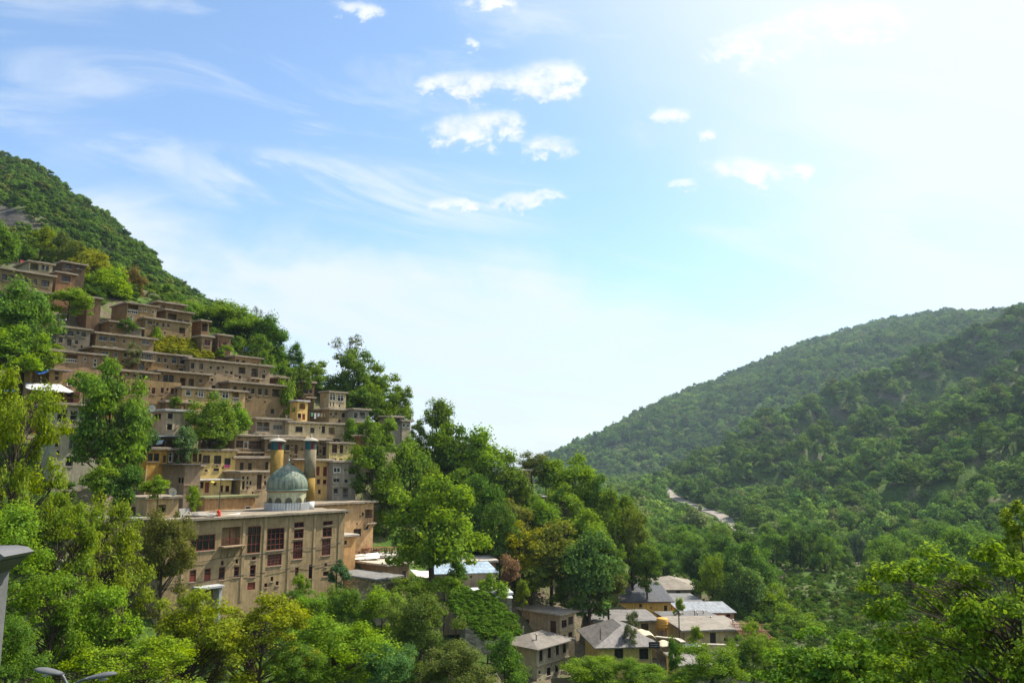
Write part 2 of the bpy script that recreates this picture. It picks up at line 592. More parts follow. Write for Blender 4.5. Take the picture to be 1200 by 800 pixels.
RGT = Loft([
    (560, [(500, 640), (650, 630), (850, 600), (1050, 590), (1250, 585), (1700, 580), (2300, 590)]),
    (640, [(480, 640), (600, 610), (850, 580), (1050, 562), (1250, 550), (1550, 541), (2000, 560)]),
    (700, [(430, 640), (560, 605), (800, 572), (1000, 556), (1200, 540), (1550, 515), (2000, 540)]),
    (780, [(400, 640), (540, 595), (700, 572), (860, 555), (1150, 525), (1700, 473), (2200, 500)]),
    (860, [(380, 645), (470, 605), (640, 562), (860, 524), (1020, 512), (1800, 443), (2300, 470)]),
    (950, [(340, 650), (430, 612), (580, 562), (800, 510), (1010, 467), (1900, 405), (2400, 430)]),
    (1050, [(310, 655), (400, 615), (540, 562), (750, 495), (1010, 424), (2000, 379), (2500, 400)]),
    (1120, [(300, 655), (380, 610), (520, 550), (720, 475), (1000, 394), (2050, 369), (2600, 390)]),
    (1200, [(290, 655), (360, 600), (490, 535), (690, 455), (980, 360), (2050, 378), (2600, 400)]),
    (1500, [(270, 650), (340, 580), (460, 490), (650, 390), (920, 265), (2000, 300), (2600, 330)]),
    (2200, [(250, 640), (320, 560), (430, 460), (600, 330), (850, 190), (2000, 260), (2600, 300)]),
])


def plane_z(x, y):
    return -16.0 + 0.84 * (-0.76 * (x + 25.0) + 0.65 * (y - 95.0))


def village_depth(px, py):
    u, v = ray(px, py)
    return 83.83 / (0.546 - 0.6384 * u - v)


SPURS = [
    [(772, 566, 690), (800, 548, 720), (850, 521, 760), (950, 467, 840), (1050, 424, 880), (1120, 396, 900), (1200, 358, 905), (1320, 296, 890)],
    [(792, 578, 600), (845, 551, 615), (930, 516, 640), (1000, 497, 655), (1100, 462, 670), (1200, 420, 680), (1320, 370, 690)],
    [(862, 608, 485), (925, 566, 500), (1000, 530, 515), (1080, 498, 525), (1200, 448, 535), (1320, 405, 540)],
    [(908, 626, 405), (950, 595, 412), (1010, 566, 420), (1060, 548, 425), (1130, 520, 430), (1200, 486, 435), (1320, 430, 440)],
    [(1018, 655, 338), (1060, 624, 342), (1110, 592, 346), (1160, 564, 350), (1200, 542, 352), (1320, 480, 355)],
    [(1150, 668, 268), (1200, 622, 274), (1260, 590, 280), (1340, 550, 284)],
]
ROAD_PX = [
    [(778, 571, 660), (790, 582, 590), (818, 594, 530), (846, 604, 478), (853, 612, 455), (868, 620, 432), (893, 634, 400)],
    [(1020, 654, 330), (1006, 662, 318), (990, 667, 305), (975, 672, 296), (960, 680, 290)],
]


def smooth_line(pts):
    P = [np.array([ray(px, py)[0] * d, d, ray(px, py)[1] * d]) for px, py, d in pts]
    Q = []
    for i in range(len(P) - 1):
        p0, p1, p2, p3 = P[max(i - 1, 0)], P[i], P[i + 1], P[min(i + 2, len(P) - 1)]
        for k in range(6):
            t = k / 6
            Q.append(.5 * ((2 * p1) + (p2 - p0) * t + (2 * p0 - 5 * p1 + 4 * p2 - p3) * t * t + (3 * p1 - p0 - 3 * p2 + p3) * t ** 3))
    Q.append(P[-1])
    return np.array(Q)


SPUR_L = [smooth_line(s) for s in SPURS]
ROAD_L = [smooth_line(s) for s in ROAD_PX]


def line_dist(Q, x, y, with_side=False):
    """distance to a polyline and its height at the nearest point"""
    best, bz, side = np.full(np.shape(x), 1e9), np.zeros(np.shape(x)), np.zeros(np.shape(x))
    for p, q in zip(Q[:-1], Q[1:]):
        dx, dy = q[0] - p[0], q[1] - p[1]
        t = np.clip(((x - p[0]) * dx + (y - p[1]) * dy) / (dx * dx + dy * dy + 1e-9), 0, 1)
        d = np.hypot(x - p[0] - t * dx, y - p[1] - t * dy)
        m = d < best
        bz = np.where(m, p[2] + t * (q[2] - p[2]), bz)
        best = np.where(m, d, best)
        side = np.where(m, np.clip((dx * (y - p[1]) - dy * (x - p[0])) / math.hypot(dx, dy) / 12 + .5, 0, 1), side)
    return (best, bz, side) if with_side else (best, bz)


def right_z(u, x, y):
    r = RGT.z(u, y, 2.2, 0.5)
    r = r - np.clip((y - 300) / 120, 0, 1) * np.clip((1450 - y) / 300, 0, 1) * 62
    x2, y2 = x + 7 * wob(x, y, 70, 5, 3), y + 7 * wob(x, y, 70, 5, 11)
    for Q in SPUR_L:
        d, z, s = line_dist(Q[::2], x2, y2, True)
        r = smax(r, z - 8.0 - (1.55 - 1.0 * s) * (np.sqrt(d * d + 36) - 6), 4.0)
    return r + np.clip((y - 300) / 200, 0, 1) * 2.5 * wob(x, y, 48, 6, 15)


def ground_z(x, y):
    x, y = np.asarray(x, float), np.asarray(y, float)
    yc = np.maximum(y, 0.45 * np.abs(x) + 0.6)
    u = x / yc
    dist = np.hypot(x, np.maximum(y, 0))
    bank = -1.75 - 0.52 * np.maximum(dist - 3.0, 0) + 0.48 * np.maximum(-x - 5, 0) + 0.12 * np.maximum(x - 4, 0)
    bank = np.where(y < 0, -1.75 + 0.15 * np.minimum(-y, 40) + 0 * x, bank)
    floor = -27.6 - 0.055 * np.clip(y - 165, 0, 240) - 0.002 * np.clip(y - 400, 0, 3000) + 0.5 * wob(x, y, 40, 6, 1)
    pz = plane_z(x, yc)
    t = np.clip((pz + 19) / 12, 0, 1)
    pz = pz - 0.6 - 2.9 * t
    cap = CAP.z(u, yc, 0.0, 0.8)
    cap = cap - np.clip((yc - 170) / 60, 0, 1) * 4.0 + np.clip((yc - 190) / 60, 0, 1) * 2.2 * wob(x, yc, 38, 7, 5)
    spur = smin(pz, cap - 1.0, 4.0)
    z = smax(np.maximum(bank, -34), floor, 3.0)
    z = smax(z, spur, 3.0)
    z = smax(z, right_z(u, x, yc), 5.0)
    z = z + 0.25 * wob(x, y, 9, 6, 20) * np.clip((dist - 6) / 20, 0, 1)
    for Q in ROAD_L:                                     # roads run on benches cut into the slope
        d, zr = line_dist(Q[::3], x, y)
        w = np.clip((30 - d) / 22, 0, 1)
        w = w * w * (3 - 2 * w)
        z = z * (1 - w) + (zr - 0.35) * w
    return z


def gz(x, y):
    return float(ground_z(np.array([x]), np.array([y]))[0])


VILLAGE = [(-80, 290), (60, 300), (130, 340), (250, 400), (330, 440), (480, 500), (450, 590), (400, 700), (215, 705), (150, 690), (60, 560), (-80, 430)]
LOWER = [(590, 700), (700, 660), (840, 690), (872, 740), (870, 830), (560, 830)]


def inside(poly, X, Y):
    r = np.zeros(X.shape, bool)
    n = len(poly)
    for i in range(n):
        (x1, y1), (x2, y2) = poly[i], poly[(i + 1) % n]
        c = ((y1 > Y) != (y2 > Y)) & (X < (x2 - x1) * (Y - y1) / (y2 - y1 + 1e-9) + x1)
        r ^= c
    return r


def to_px(x, y, z):
    cp, sp = math.cos(PITCH), math.sin(PITCH)
    dep = y * cp + z * sp
    return 600 + F_PX * x / dep, 400 - F_PX * (-y * sp + z * cp) / dep


ZR = []


def build_terrain():
    az = np.concatenate([np.linspace(-180, -52, 30)[:-1], np.linspace(-52, 52, 400), np.linspace(52, 180, 30)[1:]])
    az = np.radians(az[:-1])
    rr = np.concatenate([[0.5], np.geomspace(1.0, 4600, 450)])
    A, Rr = np.meshgrid(az, rr)
    X, Y = Rr * np.sin(A), Rr * np.cos(A)
    Zz = ground_z(X, Y)
    # roads and paths are benches cut into the slope
    na, nr = len(az), len(rr)
    verts = np.stack([X, Y, Zz], -1).reshape(-1, 3)
    idx = np.arange(nr * na).reshape(nr, na)
    q = np.stack([idx[:-1, :], np.roll(idx, -1, 1)[:-1, :], np.roll(idx, -1, 1)[1:, :], idx[1:, :]], -1).reshape(-1, 4)[:, ::-1]
    me = bpy.data.meshes.new("ground")
    me.vertices.add(len(verts)); me.vertices.foreach_set('co', verts.ravel())
    me.loops.add(q.size); me.loops.foreach_set('vertex_index', q.ravel().astype(np.int32))
    me.polygons.add(len(q)); me.polygons.foreach_set('loop_start', np.arange(0, q.size, 4, dtype=np.int32))
    me.polygons.foreach_set('loop_total', np.full(len(q), 4, np.int32))
    me.update(calc_edges=True)
    me.polygons.foreach_set('use_smooth', np.ones(len(q), bool))
    front = Y > 5
    PX, PY = to_px(X, np.maximum(Y, 1), Zz)
    vil = (inside(VILLAGE, PX, PY) & front & (Rr < 175)) | (inside(LOWER, PX, PY) & front & (Rr < 175))
    a = me.attributes.new('village', 'FLOAT', 'POINT'); a.data.foreach_set('value', vil.astype(np.float32).ravel())
    cl = inside([(-60, 232), (10, 240), (38, 256), (46, 270), (12, 274), (-60, 264)], PX, PY) & front & (Rr > 180) & (Rr < 380)
    cl |= inside([(140, 292), (166, 300), (168, 310), (145, 306)], PX, PY) & front & (Rr > 180)
    a = me.attributes.new('cliff', 'FLOAT', 'POINT'); a.data.foreach_set('value', cl.astype(np.float32).ravel())
    me.materials.append(M['ground'])
    me.validate()
    o = bpy.data.objects.new("ground", me)
    COL.objects.link(o)
    ZR.extend([float(Zz.min()), float(Zz.max())])
    print('terrain z', ZR)
    tag(o, "green and earthy hillside and valley ground under the village", "ground", kind='structure')


build_terrain()


def air():
    """the hazy air of the valley: one even volume round everything"""
    m, N, out = new_mat("valley_air")
    v = N.n('ShaderNodeVolumePrincipled')
    v.inputs['Color'].default_value = (0.62, 0.80, 1.0, 1)
    v.inputs['Density'].default_value = HAZE
    v.inputs['Anisotropy'].default_value = 0.2
    N.link(v.outputs[0], out.inputs['Volume'])
    mb = MB()
    mb.box(-4700, 4700, -4700, 4700, ZR[0] - 1, ZR[1] + 30)
    o = mb.build("haze", m)
    tag(o, "thin pale haze of the valley air", "haze", kind='stuff')


HAZE = 0.000095
air()
# ------------------------------------------------------------------ trees
def np_mesh(name, verts, quads, mat):
    me = bpy.data.meshes.new(name)
    me.vertices.add(len(verts)); me.vertices.foreach_set('co', np.ascontiguousarray(verts, np.float32).ravel())
    q = np.ascontiguousarray(quads, np.int32)
    me.loops.add(q.size); me.loops.foreach_set('vertex_index', q.ravel())
    me.polygons.add(len(q)); me.polygons.foreach_set('loop_start', np.arange(0, q.size, q.shape[1], dtype=np.int32))
    me.polygons.foreach_set('loop_total', np.full(len(q), q.shape[1], np.int32))
    me.update(calc_edges=True)
    me.materials.append(mat)
    return me


def crown_points(rs, n_clump, zb, spread=0.5, lump=0.25, top=1.0, open_=0.0):
    """clump centres and radii inside an uneven crown that spans z in [zb, top] and x, y in [-spread, spread]"""
    cz, rz = (zb + top) / 2, (top - zb) / 2
    ph = rs.uniform(0, 6.28, 6)
    cen, rad = [], []
    for i in range(n_clump):
        d = rs.normal(size=3)
        d /= np.linalg.norm(d)
        if d[2] < -0.55 and rs.rand() < 0.7:
            d[2] *= -0.6
            d /= np.linalg.norm(d)
        a = math.atan2(d[1], d[0])
        k = 1 + lump * (math.sin(2 * a + ph[0]) * 0.5 + math.sin(3 * a + ph[1] + 3 * d[2]) * 0.5 + 0.5 * math.sin(5 * d[2] + ph[2]))
        r = (0.45 + 0.55 * rs.rand() ** 0.5) * k * 0.86
        taper = 1 - 0.22 * max(d[2], 0) if zb < 0.3 else 1.0
        cen.append((d[0] * spread * r * taper, d[1] * spread * r * taper, cz + d[2] * rz * min(r, 0.93)))
        rad.append(rs.uniform(0.5, 1.25))
    return np.array(cen), np.array(rad)


def leaf_quads(rs, cen, rad, base_r, n, leaf, aspect=0.62, vz=0.8, up=0.45, loose=0.42):
    """n leaves of unit-space length `leaf`, gathered in clumps; each leaf a folded rhomb"""
    w = rad ** 2
    ci = rs.choice(len(cen), n, p=w / w.sum())
    d = rs.normal(size=(n, 3))
    d /= np.linalg.norm(d, axis=1)[:, None]
    d[:, 2] = np.where(d[:, 2] < -0.3, d[:, 2] * 0.4, d[:, 2])
    r = base_r * rad[ci] * (0.35 + 0.65 * rs.rand(n) ** 0.45) * (1 + 0.25 * rs.normal(size=n).clip(-1.5, 2.0))
    p = cen[ci] + d * r[:, None] * np.array([1, 1, vz])
    nrm = d * 0.85 + np.array([0, 0, up]) + rs.normal(size=(n, 3)) * loose
    nrm /= np.linalg.norm(nrm, axis=1)[:, None]
    t = np.cross(nrm, rs.normal(size=(n, 3)))
    t /= np.linalg.norm(t, axis=1)[:, None]
    b = np.cross(nrm, t)
    L = leaf * rs.uniform(0.6, 1.35, n)[:, None]
    W = L * aspect * 0.5
    v = np.stack([p - t * L * 0.5, p + b * W - nrm * L * 0.10 + t * L * 0.06, p + t * L * 0.5, p - b * W - nrm * L * 0.10 + t * L * 0.06], 1)
    q = np.arange(n * 4).reshape(n, 4)
    return v.reshape(-1, 3), q


def skeleton(rs, cen, rad, trunk_r, n_limb, twigs, forks=1, foot=-2.2):
    """tapered trunk with limbs that run out to the leaf clumps; the crown fills z 0..1, the trunk runs on below it"""
    mb = MB()
    top = 0.68
    tips = np.array(cen)
    for f in range(forks):
        off = np.array([rs.uniform(-1, 1), rs.uniform(-1, 1)]) * (0.16 if forks > 1 else .05)
        ph = rs.uniform(0, 6)
        zz = [foot, foot * .55, foot * .22, -0.05, .14, .32, .5, top]
        pts = [(off[0] * (z - foot) / (top - foot) + 0.014 * math.sin(3 * z + ph), off[1] * (z - foot) / (top - foot) + 0.014 * math.cos(2.6 * z + ph), z) for z in zz]
        k = 1.0 if forks == 1 else 0.72
        mb.tube(pts, [trunk_r * k * q for q in (1.3, 1.12, 1.05, 1.0, .85, .66, .46, .2)], 7)
        P = np.array(pts)
        order = rs.permutation(len(tips))[:n_limb]
        for jx in order:
            c = tips[jx]
            zs = min(max(c[2] - 0.60 * math.hypot(c[0], c[1]) - 0.12, -0.03), top * 0.93)
            st = np.array([np.interp(zs, P[:, 2], P[:, q]) for q in range(2)] + [zs])
            mid = st * 0.5 + c * 0.5 + np.array([0, 0, 0.04]) + rs.normal(size=3) * 0.02
            r0 = trunk_r * 0.46 * (1 - 0.6 * max(zs, 0) / top)
            mb.tube([st, st * 0.7 + mid * 0.3 + rs.normal(size=3) * 0.01, mid, c], [r0, r0 * 0.8, r0 * 0.5, r0 * 0.15], 5, cap=False)
            if twigs:
                near = np.argsort(((tips - c) ** 2).sum(1))[1:1 + twigs]
                for q in near:
                    e = tips[q]
                    mb.tube([mid, (mid + e) / 2 + rs.normal(size=3) * 0.02, e], [r0 * 0.4, r0 * 0.25, r0 * 0.08], 4, cap=False)
    return mb


def unit_crown(v, cen):
    """fit leaves and clump centres to a unit crown: half-width 0.5, z from 0 to 1"""
    f = 0.5 / np.percentile(np.hypot(v[:, 0], v[:, 1]), 98.5)
    z0, z1 = np.percentile(v[:, 2], 1.0), np.percentile(v[:, 2], 99.5)
    for arr in (v, cen):
        arr[:, :2] *= f
        arr[:, 2] = (arr[:, 2] - z0) / (z1 - z0)


class TreeKind:
    """one tree modelled once: a crown mesh and a trunk mesh, shared by its copies"""
    def __init__(self, seed, n_clump, base_r, n_leaf, leaf, trunk_r=0.03, n_limb=12, twigs=2, near=False, forks=1, lump=0.28, aspect=0.62, up=0.45):
        rs = np.random.RandomState(seed)
        cen, rad = crown_points(rs, n_clump, 0.0, 0.5, lump)
        v, q = leaf_quads(rs, cen, rad, base_r, n_leaf, leaf, aspect, vz=0.85, up=up)
        unit_crown(v, cen)
        self.crown = np_mesh("crown", v, q, M['leaf_near'] if near else M['leaf'])
        self.trunk = None
        if trunk_r:
            mb = skeleton(rs, cen, rad, trunk_r, n_limb, twigs, forks=forks)
            me = bpy.data.meshes.new("trunk")
            me.from_pydata(mb.v, [], mb.f)
            me.materials.append(M['bark'])
            me.polygons.foreach_set('use_smooth', [True] * len(me.polygons))
            me.update()
            self.trunk = me


KINDS = {}


def make_kinds():
    K = KINDS
    # broad dense trees seen at 90-150 m
    K['lush'] = [TreeKind(10 + i, 54, 0.135, 13000, 0.036, 0.026, 14, 2) for i in range(5)]
    K['tall'] = [TreeKind(30 + i, 44, 0.135, 10500, 0.036, 0.026, 12, 1, lump=0.36) for i in range(4)]
    # thin young foliage, branches showing
    K['thin'] = [TreeKind(50 + i, 44, 0.11, 5500, 0.034, 0.026, 20, 3, forks=f) for i, f in enumerate((1, 2, 2))]
    K['bare'] = [TreeKind(60 + i, 40, 0.09, 1300, 0.036, 0.022, 34, 3) for i in range(2)]
    # nearer trees of the ravine: many small leaves, dark limbs visible
    K['near_thin'] = [TreeKind(70 + i, 84, 0.085, 17000, 0.0225, 0.020, 40, 3, True, forks=f, lump=0.4) for i, f in enumerate((2, 2, 3))]
    K['near_lush'] = [TreeKind(80 + i, 84, 0.105, 26000, 0.0225, 0.022, 20, 2, True, lump=0.38) for i in range(3)]
    # bushes: foliage down to the ground
    K['bush'] = [TreeKind(90 + i, 28, 0.17, 4200, 0.060, 0.018, 8, 1, lump=0.4) for i in range(3)]
    K['near_bush'] = [TreeKind(95 + i, 50, 0.135, 11000, 0.034, 0.014, 14, 1, True, lump=0.4) for i in range(3)]


make_kinds()
T_R = random.Random(11)
TREES = []
BARK = (0.075, 0.058, 0.045)
PAL = dict(
    lush=(0.160, 0.255, 0.038), bright=(0.172, 0.270, 0.036), dark=(0.105, 0.185, 0.036), yellow=(0.209, 0.262, 0.032),
    lime=(0.173, 0.260, 0.032), olive=(0.133, 0.165, 0.050), brown=(0.143, 0.120, 0.072), blue=(0.095, 0.175, 0.070), grey=(0.125, 0.155, 0.080),
    mustard=(0.265, 0.270, 0.036), rust=(0.13, 0.075, 0.035))


def plant(kind, x, y, zg, z0, w, ch, color, label, group=None, cat='tree', name=None, bark=BARK):
    """a tree that stands at (x, y, zg) and whose crown, w wide and ch high, begins at height z0 above its foot"""
    k = KINDS[kind][T_R.randrange(len(KINDS[kind]))]
    o = empty(name or ('shrub' if 'bush' in kind else 'broadleaf_tree'), (x, y, zg), T_R.uniform(0, 6.28))
    j = T_R.uniform(0.88, 1.14)
    for nm, me, col in (("crown", k.crown, (color[0] * j * T_R.uniform(0.92, 1.06), color[1] * j, color[2])), ("trunk", k.trunk, bark)):
        if me is None: continue
        c = bpy.data.objects.new(nm, me)
        c.color = (*col, 1)
        c.parent = o
        c.location = (0, 0, z0)
        c.scale = (w, w, ch)
        COL.objects.link(c)
    tag(o, label, 'shrub' if 'bush' in kind else cat, group)
    TREES.append(o)
    return o


def tree(px, py, rw, rh, d, kind, pal, label, group=None, **kw):
    """a tree whose crown shows round photo pixel (px, py) with half-sizes rw, rh when it stands d metres away"""
    u, _ = ray(px, py)
    zt, zb = ray(px, py - rh)[1] * d, ray(px, py + rh)[1] * d
    x = u * d
    g = min(gz(x, d), zt - 0.6 * (zt - zb))
    if 'bush' in kind and zb - g < 4: g = zb
    return plant(kind, x, d, g, zb - g, 2.0 * rw * d / F_PX * 1.16, zt - zb, PAL[pal] if isinstance(pal, str) else pal, label, group, **kw)


# ------------------------------------------------------------------ woods and undergrowth that nobody could count
def scatter(name, label, pts, scl, protos, mat_key):
    """one object: a point cloud that carries crowns (geometry nodes)"""
    coll = bpy.data.collections.new(name + "_crowns")
    for i, me in enumerate(protos):
        o = bpy.data.objects.new("crown_source", me)
        coll.objects.link(o)
    n = len(pts)
    me = bpy.data.meshes.new(name)
    me.vertices.add(n)
    me.vertices.foreach_set('co', np.ascontiguousarray(pts, np.float32).ravel())
    rs = np.random.RandomState(n)
    a = me.attributes.new('scl', 'FLOAT_VECTOR', 'POINT'); a.data.foreach_set('vector', np.ascontiguousarray(scl, np.float32).ravel())
    rot = np.zeros((n, 3), np.float32); rot[:, 2] = rs.uniform(0, 6.28, n); rot[:, 0] = rs.normal(0, 0.06, n)
    a = me.attributes.new('rot', 'FLOAT_VECTOR', 'POINT'); a.data.foreach_set('vector', rot.ravel())
    a = me.attributes.new('pid', 'INT', 'POINT'); a.data.foreach_set('value', rs.randint(0, len(protos), n).astype(np.int32))
    me.update()
    o = bpy.data.objects.new(name, me)
    COL.objects.link(o)
    g = bpy.data.node_groups.new(name + "_scatter", 'GeometryNodeTree')
    g.interface.new_socket('Geometry', in_out='INPUT', socket_type='NodeSocketGeometry')
    g.interface.new_socket('Geometry', in_out='OUTPUT', socket_type='NodeSocketGeometry')
    gi, go = g.nodes.new('NodeGroupInput'), g.nodes.new('NodeGroupOutput')
    ip = g.nodes.new('GeometryNodeInstanceOnPoints')
    ci = g.nodes.new('GeometryNodeCollectionInfo')
    ci.inputs['Collection'].default_value = coll
    ci.inputs['Separate Children'].default_value = True
    ci.inputs['Reset Children'].default_value = True

    def attr(nm, typ):
        nd = g.nodes.new('GeometryNodeInputNamedAttribute')
        nd.data_type = typ
        nd.inputs['Name'].default_value = nm
        return nd.outputs['Attribute']
    L = g.links.new
    L(gi.outputs[0], ip.inputs['Points'])
    L(ci.outputs[0], ip.inputs['Instance'])
    ip.inputs['Pick Instance'].default_value = True
    L(attr('pid', 'INT'), ip.inputs['Instance Index'])
    e2r = g.nodes.new('FunctionNodeEulerToRotation')
    L(attr('rot', 'FLOAT_VECTOR'), e2r.inputs[0])
    L(e2r.outputs[0], ip.inputs['Rotation'])
    L(attr('scl', 'FLOAT_VECTOR'), ip.inputs['Scale'])
    L(ip.outputs[0], go.inputs[0])
    md = o.modifiers.new("scatter", 'NODES')
    md.node_group = g
    tag(o, label, name.replace('_', ' '), kind='stuff')
    return o


def proto(seed, n_clump, base_r, n_leaf, leaf, zb, mat, trunk=False):
    rs = np.random.RandomState(seed)
    cen, rad = crown_points(rs, n_clump, zb, 0.5, 0.35)
    v, q = leaf_quads(rs, cen, rad, base_r, n_leaf, leaf, 0.8, up=0.35, loose=0.25)
    return np_mesh("crown", v, q, mat)


def sample_slope(rs, n, u0, u1, d0, d1, hh):
    """random points of the ground, even in area, that the valley side shows to the viewer"""
    u = rs.uniform(u0, u1, n)
    y = np.sqrt(rs.uniform(d0 ** 2, d1 ** 2, n))
    x = u * y
    return x, y, ground_z(x, y)


VIS_U = np.linspace(-0.85, 0.85, 700)
VIS_Y = np.geomspace(4, 3200, 600)
_Z = ground_z(VIS_U[:, None] * VIS_Y[None, :], np.repeat(VIS_Y[None, :], len(VIS_U), 0)) / VIS_Y[None, :]
_RM = np.maximum.accumulate(_Z, 1)


def shows(x, y, z, h):
    """whether the top of something h high is not hidden by the ground in front of it (with margin for other viewpoints)"""
    i = np.clip(np.searchsorted(VIS_U, x / y), 0, len(VIS_U) - 1)
    j = np.clip(np.searchsorted(VIS_Y, y * 0.985) - 1, 0, len(VIS_Y) - 1)
    return (z + h * 1.6) / y > _RM[i, j] - 0.004


def thin_out(x, y, cell):
    """keep one point in each jittered grid cell"""
    k = (np.floor(x / cell).astype(np.int64) * 1000003 + np.floor(y / cell).astype(np.int64))
    _, i = np.unique(k, return_index=True)
    return i


def woods():
    rs = np.random.RandomState(3)
    wm = M['wood_mass']
    P = [proto(200 + i, 26, 0.16, 1700, 0.072, 0.0, wm) for i in range(6)]
    # right-hand valley side and the far ridge
    x, y, z = sample_slope(rs, 400000, 0.02, 0.80, 300, 2250, 8)
    cell = 7.6
    i = thin_out(x, y, cell); x, y, z = x[i], y[i], z[i]
    keep = shows(x, y, z, 9)
    rz = right_z(x / y, x, y)
    keep &= (rz > z - 3.0) | (y > 330)
    far = y > 1250
    keep &= ~far | (rs.rand(len(x)) < 0.62)
    far = y > 1250
    w = 9.6 * np.exp(rs.normal(0, .26, len(x))).clip(.55, 1.6) * np.where(far, 1.25, 1.0)
    h = w * rs.uniform(0.85, 1.3, len(x))
    hid = over_road(x, y, z, h)
    keep &= ~on_road(x, y, 6.0 + 0 * x) & ~over_road(x, y, z, 2.6 + 0 * x)
    w, h = np.where(hid, 2.8, w), np.where(hid, 2.4, h)
    x, y, z, w, h = x[keep], y[keep], z[keep], w[keep], h[keep]
    scatter("hillside_wood", "dense green broadleaf wood covering the right hand valley side and far ridge",
            np.stack([x, y, z - 0.8], 1), np.stack([w, w, h], 1), P, 'wood_mass')
    print("hillside", len(x))
    # the mountain above the village on the left
    x, y, z = sample_slope(rs, 160000, -0.80, -0.20, 150, 520, 4)
    i = thin_out(x, y, 3.1); x, y, z = x[i], y[i], z[i]
    px, py = to_px(x, y, z)
    cl = inside([(-60, 234), (10, 242), (38, 258), (48, 272), (14, 280), (-60, 272)], px, py) & (y > 160) & (y < 370)
    keep = shows(x, y, z, 4) & (~cl | (rs.rand(len(x)) < 0.06)) & (rs.rand(len(x)) < 0.9)
    x, y, z = x[keep], y[keep], z[keep]
    w = rs.uniform(2.6, 5.6, len(x)) * np.clip(0.6 + (y - 150) / 260, 0.7, 1.15)
    h = w * rs.uniform(0.7, 1.15, len(x))
    P2 = [proto(220 + i, 20, 0.18, 1100, 0.085, 0.0, M['scrub']) for i in range(5)]
    scatter("mountain_scrub", "green scrub and low trees covering the mountain above the village",
            np.stack([x, y, z - 0.4], 1), np.stack([w, w, h], 1), P2, 'scrub')
    print("mountain", len(x))
    # undergrowth of ravine, spur and village terraces
    x, y, z = sample_slope(rs, 260000, -0.85, 0.85, 14, 330, 2)
    i = thin_out(x, y, 1.5); x, y, z = x[i], y[i], z[i]
    px, py = to_px(x, y, z)
    vil = inside(VILLAGE, px, py) & (y < 175)
    low = inside(LOWER, px, py) & (y < 175)
    dens = np.where(vil, 0.22, np.where(low, 0.25, 0.8)) * np.where(y > 170, 0.35, 1.0)
    keep = (rs.rand(len(x)) < dens) & shows(x, y, z, 2.5) & (right_z(x / y, x, y) < z - 1.0) & ~on_road(x, y, 4.0) & ~((y > 160) & (x / y < -0.2))
    keep &= ~near_house(x, y)
    x, y, z = x[keep], y[keep], z[keep]
    vil = vil[keep] | low[keep]
    w = rs.uniform(0.9, 2.6, len(x)) * np.where(vil, 0.55, 1.0) * np.where(y < 60, 0.75, 1.0)
    h = w * rs.uniform(0.6, 1.05, len(x))
    P3 = [proto(240 + i, 18, 0.18, 900, 0.075, 0.0, M['scrub']) for i in range(5)]
    scatter("undergrowth", "low leafy undergrowth on the ravine banks and terraces",
            np.stack([x, y, z - 0.15], 1), np.stack([w, w, h], 1), P3, 'scrub')
    print("undergrowth", len(x))


ROADS = {}
ROADPX = []


def over_road(x, y, z, h):
    """crowns that would stand in front of the road where the photograph shows it bare"""
    bx, by = to_px(x, y, z + h)
    gx, gy = to_px(x, y, z)
    k = np.zeros(len(x), bool)
    for pts in ROADPX:
        P = np.array(pts)
        o = np.argsort(P[:, 0]); P = P[o]
        ry = np.interp(bx, P[:, 0], P[:, 1]); rd = np.interp(bx, P[:, 0], P[:, 2])
        k |= (bx > P[0, 0] - 1) & (bx < P[-1, 0] + 1) & (y < rd + 3) & (by < ry + 2.5) & (gy > ry - 1) & (y > rd - 170)
    return k


def on_road(x, y, r):
    k = np.zeros(len(x), bool)
    for pts in ROADS.values():
        P = np.array(pts)
        for (ax, ay), (bx, by) in zip(P[:-1, :2], P[1:, :2]):
            dx, dy = bx - ax, by - ay
            t = np.clip(((x - ax) * dx + (y - ay) * dy) / (dx * dx + dy * dy), 0, 1)
            k |= np.hypot(x - ax - t * dx, y - ay - t * dy) < r
    return k


FOOT = []


def near_house(x, y):
    k = np.zeros(len(x), bool)
    for cx, cyy, r in FOOT:
        k |= np.hypot(x - cx, y - cyy) < r
    return k
# ------------------------------------------------------------------ houses
CROPS = dict(A=(0, 290, 6), B=(130, 320, 6), C=(0, 400, 6), D=(140, 440, 6), E=(280, 430, 6), F=(90, 500, 6), G=(240, 500, 6),
             M=(140, 570, 4.444), N=(370, 560, 4.79), O=(560, 640, 5), P=(660, 660, 4.615), Q=(0, 600, 4), X=(0, 0, 1))
C_ = dict(mud=(.232, .158, .078), tan=(.275, .195, .100), ochre=(.42, .265, .08), cream=(.43, .35, .205), brown=(.175, .115, .06), grey=(.215, .182, .132),
          red=(.205, .122, .066), yellow=(.48, .335, .09), dark=(.095, .072, .048), pale=(.36, .28, .17), white=(.56, .53, .46))
FR = dict(brown=(.085, .045, .025), red=(.19, .045, .03), white=(.70, .67, .60), grey=(.22, .21, .19), dark=(.035, .028, .022), green=(.10, .22, .17))
H_R = random.Random(4)
HOUSES = {}


def cpx(crop, x, y):
    ox, oy, s = CROPS[crop]
    return ox + x / s, oy + y / s


